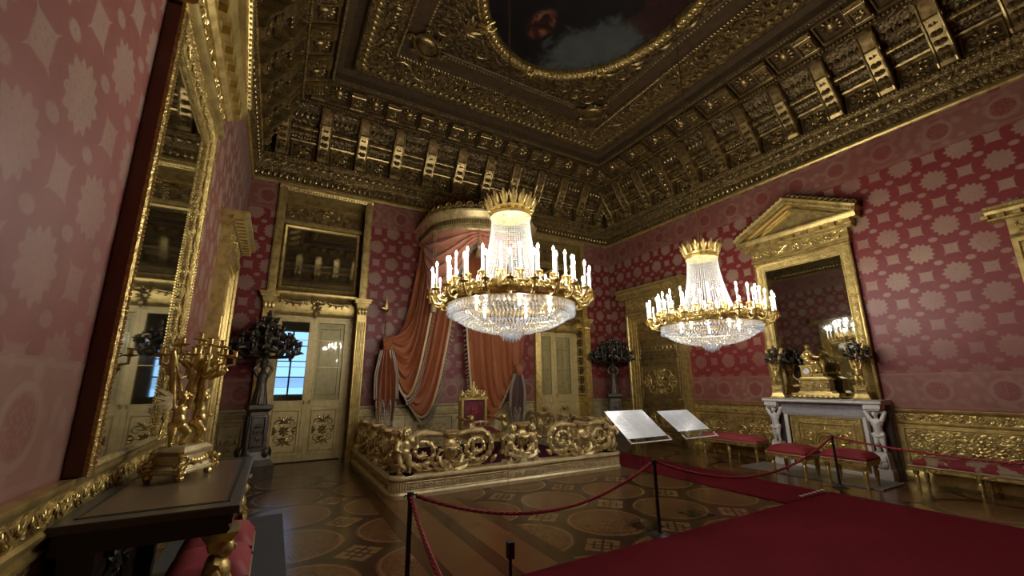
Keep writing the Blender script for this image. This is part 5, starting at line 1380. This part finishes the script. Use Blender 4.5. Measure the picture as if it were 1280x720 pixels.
for tier, (n, R, z) in enumerate(((7, .24, .86), (5, .145, .94), (1, 0, .99))):
    for i in range(n):
        t = 2 * pi * i / n + tier * .4; mb = MB(Matrix.Rotation(t, 4, 'Z'))
        if R: mb.tube([(.03, 0, z - .12), (R * .4, 0, z - .16), (R * .75, 0, z - .12), (R * .8, 0, z - .06), (R, 0, z - .05), (R, 0, z)], [.012, .014, .013, .012, .011, .01], 6); mb.ell((R * .55, 0, z - .12), (.03, .028, .022)); leaf(mb, R * .5, z - .14, 1.0, .09, .045, 0, curl=-1.5, flat=1); spiral(mb, R * .72, z - .10, .03, 1.1, 0, 1, .007, 0, seg=5)
        else: mb.tube([(0, 0, z - .10), (0, 0, z)], .012, 6)
        mb.lathe([(.0, z), (.02, z), (.05, z + .008), (.052, z + .014), (.018, z + .016), (.016, z + .055), (.028, z + .062), (.0, z + .062)], 12, (R, 0, 0)); mb.T = None; mb.build('candle_arm', 'bright_gold', cb)

# ------------------------------------------------------------------ stools and benches
def seat(nm, loc, rz, w, d_, h, label, cat, group, fab, leg_mat='gold', nl=2, back_pad=False, loose=0.0):
    d = empty(nm, loc, rz, label, cat, group)
    n, m = 14, 10; P = []
    for j in range(m + 1):
        v = j / m * 2 - 1; row = []
        for i in range(n + 1):
            u = i / n * 2 - 1; e = (1 - abs(u) ** 6) ** .5 * (1 - abs(v) ** 6) ** .5; row.append((u * w / 2, v * d_ / 2, h - .10 + .085 * e + .015 * (1 - u * u) * (1 - v * v)))
        P.append(row)
    mb = MB().grid(P); mb.box(-w / 2, w / 2, -d_ / 2, d_ / 2, h - .15 - loose, h - .098); mb.build('cushion', fab, d, 50)
    mb = MB().box(-w / 2 + .01, w / 2 - .01, -d_ / 2 + .01, d_ / 2 - .01, h - .21, h - .14)
    k = max(1, int(w / .5))
    for i in range(k):
        x = -w / 2 + w * (i + .5) / k; spiral(mb, x - .07, h - .19, .035, 1.2, 0, 1, .01, -d_ / 2 + .005, leaves=3); spiral(mb, x + .07, h - .19, .035, 1.2, pi, -1, .01, -d_ / 2 + .005, leaves=3); palmette(mb, x, h - .18, .07, -d_ / 2 + .005, a=-pi / 2, n=5)
    mb.beadline((-w / 2 + .02, -d_ / 2 + .006, h - .15), (w / 2 - .02, -d_ / 2 + .006, h - .15), .03, .009); mb.build('seat_rail', leg_mat, d, bevel=.006)
    mb = MB().tube([(-w / 2, -d_ / 2 - .002, h - .145), (w / 2, -d_ / 2 - .002, h - .145), (w / 2 + .002, d_ / 2, h - .145), (-w / 2 - .002, d_ / 2, h - .145)], .012, 6, closed=True); mb.build('braid', 'gold_braid', d)
    xs = [-w / 2 + .06 + (w - .12) * i / (nl - 1) for i in range(nl)]
    for x in xs:
        for q in (-1, 1):
            y = q * (d_ / 2 - .06); mb = MB().lathe([(.0, 0), (.022, .0), (.026, .03), (.018, .05), (.022, .08), (.034, h - .30), (.022, h - .28), (.038, h - .25), (.038, h - .20), (0, h - .2)], 12, (x, y, 0))
            for t in range(6): a = t * pi / 3; mb.tube([(x + .02 * cos(a), y + .02 * sin(a), .09), (x + .033 * cos(a), y + .033 * sin(a), h - .31)], .006, 4)
            mb.build('leg', leg_mat, d)
    return d
RW = -pi / 2
G = 'stools before the fireplace'
seat('stool', (8.86, 4.20, 0), RW, .62, .52, .54, 'crimson upholstered stool before the fireplace, left of the pair, nearer the left marble figure', 'stool', G, 'red_velvet')
seat('stool', (9.06, 3.46, 0), RW, .62, .48, .54, 'crimson upholstered stool before the fireplace, right of the pair, behind the rope post', 'stool', G, 'red_velvet')
seat('bench', (9.86, 5.96, 0), RW, 1.32, .46, .50, 'faded red upholstered bench against the gilded wainscot left of the fireplace', 'bench', None, 'pink_velvet', nl=3)
seat('settee', (9.84, 1.85, 0), RW, 2.15, .50, .47, 'long red and tan patterned bench with gilded rail against the wainscot right of the fireplace', 'bench', None, 'tapestry', nl=4)
G = 'stools under the console table'
seat('stool', (.66, 3.60, 0.012), pi / 2, .50, .46, .53, 'red upholstered stool tucked under the console table, nearer to the camera', 'stool', G, 'pink_velvet', loose=.05)
seat('stool', (.66, 4.16, 0.012), pi / 2, .50, .46, .53, 'red upholstered stool tucked under the console table, behind the nearer red stool', 'stool', G, 'pink_velvet', loose=.05)

# ------------------------------------------------------------------ mantel clock and candelabra
ck = empty('mantel_clock', (9.93, 4.16, 1.28), RW, 'gilt mantel clock with a white dial and a seated figure on the mantelpiece', 'clock')
mb = MB(); mb.run(-.40, .40, [(.13, .03), (-.13, .03), (-.145, .05), (-.13, .075), (-.12, .10), (.12, .10), (.13, .075)])
for i in range(9): x = -.36 + i * .09; mb.ell((x, -.135, .035), (.05, .02, .025))
for q in (-1, 1):
    for f_ in (-1, 1): mb.ell((q * .36, f_ * .10, .02), (.04, .035, .022))
mb.build('base', 'bright_gold', ck)
mb = MB().frus(0, 0, .10, .14, .30, .11, .27, .10).box(-.26, .26, -.095, .095, .14, .34).box(-.28, .28, -.11, .11, .34, .37).frus(0, 0, .37, .41, .26, .1, .20, .09); mb.build('plinth', 'gold', ck, bevel=.006)
mb = MB(); medallion(mb, 0, .24, .26, .17, -.096)
for q in (-1, 1): spiral(mb, q * .19, .24, .055, 1.4, pi / 2, -q, .012, -.096, leaves=3)
mb.build('plinth_ornament', 'old_gold', ck)
mb = MB().box(-.20, .0, -.085, .085, .41, .62).box(-.215, .015, -.095, .095, .60, .63).box(.0, .18, -.08, .08, .41, .47); mb.build('clock_case', 'gold', ck, bevel=.006)
mb = MB(TM((-.10, -.086, .515), (1, 0, 0), (0, 0, -1), (0, 1, 0))); mb.lathe([(0, .012), (.062, .012), (.066, .006), (.066, 0)], 28); mb.build('dial', 'dial', ck)
mb = MB(); mb.tube([(-.10 + .068 * cos(t * pi / 14), -.09, .515 + .068 * sin(t * pi / 14)) for t in range(28)], .009, 6, closed=True); mb.build('bezel', 'bright_gold', ck)
mb = MB(); mb.tube([(-.10, -.1, .515), (-.10, -.1, .555)], .003, 4).tube([(-.10, -.1, .515), (-.075, -.1, .505)], .003, 4)
for i in range(12): a = i * pi / 6; mb.box(-.10 + .05 * cos(a) - .002, -.10 + .05 * cos(a) + .002, -.0995, -.098, .515 + .05 * sin(a) - .004, .515 + .05 * sin(a) + .004)
mb.build('hands', 'black', ck)
L = [((-.08, 0, .69), (.075, .07, .06)), ((-.08, 0, .69), (-.06, -.01, .83), .065, .07), ((-.06, -.01, .83), (-.055, -.015, .92), .05, .026)] + head((-.05, -.02, .965), .10)
L += limb((-.02, -.01, .875), (.06, -.05, .78), (.14, -.04, .77), (.028, .024, .018)) + hand((.14, -.04, .77), (1, 0, -.1), .04, (0, 1, 0)) + limb((-.10, -.01, .875), (-.15, -.06, .79), (-.09, -.09, .74), (.028, .024, .018)) + hand((-.09, -.09, .74), (1, -.2, 0), .04, (0, 1, 0))
for q in (-1, 1): L += limb((-.07 + q * .03, -.02, .68), (.06 + q * .03, -.08, .66), (.09 + q * .04, -.07, .49), (.05, .04, .024)) + foot((.09 + q * .04, -.07, .49), (.6, -1, 0), .05)
for i in range(6): L.append(((-.12 + i * .04, -.03, .68), (.0 + i * .03, -.075, .50), .028, .016))
fm = solid(L, .007); fm.materials.append(M['bright_gold']); fm.polygons.foreach_set('use_smooth', [True] * len(fm.polygons)); inst('seated_figure', fm, Matrix(), ck)
mb = MB().lathe([(0, .47), (.05, .47), (.03, .50), (.022, .56), (.05, .62), (.055, .66), (.03, .70), (.04, .72), (0, .72)], 12, (.16, 0, 0)).ell((.18, -.03, .58), (.03, .03, .09)); mb.build('side_urn', 'bright_gold', ck)
def mantel_candelabrum(y, label):
    d = empty('mantel_candelabrum', (9.90, y, 1.28), RW + .3, label, 'candelabrum', 'pair of mantel candelabra')
    mb = MB().frus(0, 0, 0, .03, .12, .12, .12, .12).frus(0, 0, .03, .10, .11, .11, .09, .09).box(-.085, .085, -.085, .085, .10, .22).frus(0, 0, .22, .25, .1, .1, .08, .08)
    festoon(mb, -.07, .07, .19, .03, .018, -.09, 6); mb.build('base', 'gold', d, bevel=.005)
    o = put('lift', Matrix.Translation((0, 0, .24)), .42, 0, d); o.name = 'cherub'
    mb = MB().lathe([(.02, .62), (.04, .68), (.022, .72), (.035, .78), (.02, .82), (0, .84)], 12, (.02, -.01, 0)); mb.build('stem', 'old_gold', d)
    rnd = random.Random(5)
    for n, R, z in ((8, .175, .84), (5, .10, .93), (1, 0, 1.0)):
        for i in range(n):
            t = 2 * pi * i / n + R; mb = MB(Matrix.Translation((.02, -.01, 0)) @ Matrix.Rotation(t, 4, 'Z'))
            if R: mb.tube([(.02, 0, z - .12), (R * .5, 0, z - .15), (R, 0, z - .07), (R, 0, z)], .011, 6)
            else: mb.tube([(0, 0, z - .18), (0, 0, z)], .011, 6)
            mb.lathe([(0, z), (.018, z), (.036, z + .012), (.018, z + .015), (.016, z + .05), (.026, z + .055), (0, z + .055)], 10, (R, 0, 0))
            base_T = mb.T
            for q in range(4): mb.T = base_T @ Matrix.Translation((R * rnd.uniform(.4, 1), 0, z - rnd.uniform(.0, .12))) @ Matrix.Rotation(rnd.uniform(0, 6), 4, 'Z'); leaf(mb, 0, 0, rnd.uniform(-.5, 1.4), .09, .045, 0, curl=-1.3, flat=.8)
            mb.T = None; mb.build('candle_branch', 'bronze', d)
    return d
mantel_candelabrum(4.86, 'dark branched candelabrum with a gilt cherub at the left end of the mantelpiece')
mantel_candelabrum(3.46, 'dark branched candelabrum with a gilt cherub at the right end of the mantelpiece')

# ------------------------------------------------------------------ information lecterns
def lectern(x0, x1, y0, y1, z0, z1, label, strip):
    xc = (x0 + x1) / 2; yc = y0 + .16; d = empty('information_lectern', (xc, yc, 0), 0, label, 'information board', 'acrylic information boards'); w = x1 - x0
    MB().box(-.16, .16, -.15, .15, .0, .016).build('base_plate', 'acrylic', d, bevel=.003)
    mb = MB().box(-.10, -.088, -.06, .06, .016, z0 + .05).box(.088, .10, -.06, .06, .016, z0 + .05).box(-.088, .088, .03, .04, .016, z0 + .08); mb.build('upright', 'acrylic', d)
    l = sqrt((y1 - y0) ** 2 + (z1 - z0) ** 2); ez = Vector((0, (y1 - y0) / l, (z1 - z0) / l)); T = TM((0, y0 - yc, z0), (1, 0, 0), Vector((1, 0, 0)).cross(ez) * -1, ez)
    MB(T).box(-w / 2, w / 2, -.008, 0, -.05, l).build('clear_sheet', 'acrylic', d)
    MB(T).box(-w / 2 + .006, w / 2 - .006, -.012, -.008, strip, l - .004).build('printed_sheet', 'board', d, 0)
    mb = MB(T)
    mb.box(-.04, .04, -.013, -.0115, l - .05, l - .035)
    r = random.Random(2)
    for c in range(3):
        a = -w / 2 + .04 + c * (w - .08) / 3
        for k in range(17): mb.box(a, a + (w - .08) / 3 * (.86 if k % 6 else .5), -.0128, -.0118, l - .085 - k * .017, l - .081 - k * .017)
    mb.build('printed_lines', 'board_text', d, 0)
    MB(T).box(-w / 2 + .006, w / 2 - .006, -.016, -.0125, -.05, -.035).box(-w / 2, -w / 2 + .01, -.02, .0, -.05, .03).box(w / 2 - .01, w / 2, -.02, 0, -.05, .03).build('lower_lip', 'white_tape', d)
    return d
lectern(4.45, 5.11, 3.62, 4.02, .95, 1.25, 'acrylic information board on a clear stand, nearer the dais, its sheet reflecting the chandelier', .03)
lectern(5.37, 5.98, 3.62, 4.02, .94, 1.22, 'pale blue acrylic information board on a clear stand, nearer the fireplace', .09)

# ------------------------------------------------------------------ rope barrier
SP = [(1.94, 3.484, 'black rope post before the left corner of the dais'), (4.68, 3.484, 'black rope post at the carpet edge before the information boards'), (8.70, 3.50, 'black rope post in front of the fireplace stools'), (8.55, .35, None), (1.62, 1.05, None)]
G = 'black posts of the rope barrier'; HP = .765
def post(x, y, lb):
    d = empty('rope_post', (x, y, 0), 0, lb, 'post', G)
    MB().lathe([(0, 0), (.11, 0), (.11, .008), (.095, .016), (.03, .026), (.02, .04), (0, .04)], 24).build('foot', 'black', d)
    MB().lathe([(.019, .03), (.019, HP - .05), (.019, HP - .05)], 14).build('shaft', 'black', d)
    mb = MB().lathe([(.02, HP - .055), (.027, HP - .05), (.027, HP - .01), (.022, HP), (0, HP + .004)], 16)
    for q in (0, pi / 2, pi, -pi / 2): mb.tube([(.02 * cos(q), .02 * sin(q), HP - .02), (.045 * cos(q), .045 * sin(q), HP - .02), (.05 * cos(q), .05 * sin(q), HP - .035)], .006, 6)
    mb.build('hook_cap', 'black', d); return d
for x, y, lb in SP:
    post(x, y, lb or ('black rope post beyond the right edge of the frame at the carpet side' if x > 5 else 'black rope post near the camera, at the near end of the steep rope'))
def rope(i, j, sag, label):
    a, b = Vector((*SP[i][:2], HP - .03)), Vector((*SP[j][:2], HP - .03)); dd = (b - a).normalized(); a = a + dd * .045; b = b - dd * .045
    L = (b - a).length; n = int(L / .016); w = dd.cross(Vector((0, 0, 1))).normalized(); O = a; mb = MB()
    for ph in (0, 2 * pi / 3, 4 * pi / 3):
        pts = []
        for k in range(n + 1):
            t = k / n; c = a.lerp(b, t) + Vector((0, 0, -sag * 4 * t * (1 - t))); an = ph + k * .55
            pts.append(c + w * cos(an) * .0085 + Vector((0, 0, sin(an) * .0085)) - O)
        mb.tube(pts, .0095, 5)
    o = mb.build('barrier_rope', 'rope', None, 60, loc=O); tag(o, label, 'rope', 'red ropes of the barrier')
rope(0, 1, .29, 'red twisted rope sagging between the two posts before the dais')
rope(1, 2, .34, 'red twisted rope sagging from the post before the boards to the post at the stools')
rope(2, 3, .10, 'red twisted rope stretched from the fireplace post to the right edge')
rope(0, 4, .16, 'red twisted rope dropping steeply from the dais post towards the camera')
d = empty('barrier_sensor', (2.74, 3.30, .014), 0, 'short black sensor post with a square head standing on the carpet edge', 'sensor')
MB().lathe([(0, 0), (.07, 0), (.07, .01), (.02, .016), (.014, .03), (.014, .2), (0, .2)], 16).build('stem', 'black', d)
MB().box(-.028, .028, -.028, .028, .19, .315).build('head_box', 'black', d, bevel=.004)
for i in range(6):
    x = 7.58 + i * .125
    tag(MB().box(0, .07, 0, .045, 0, .002).build('floor_tape', 'white_tape', None, 0, loc=(x, 3.50 + .004 * i, .0121 if x > 7.05 else 0)), 'small white tape mark in the dashed row at the end of the red carpet strip', 'tape', 'white tape marks on the floor')
bpy.context.view_layer.update()
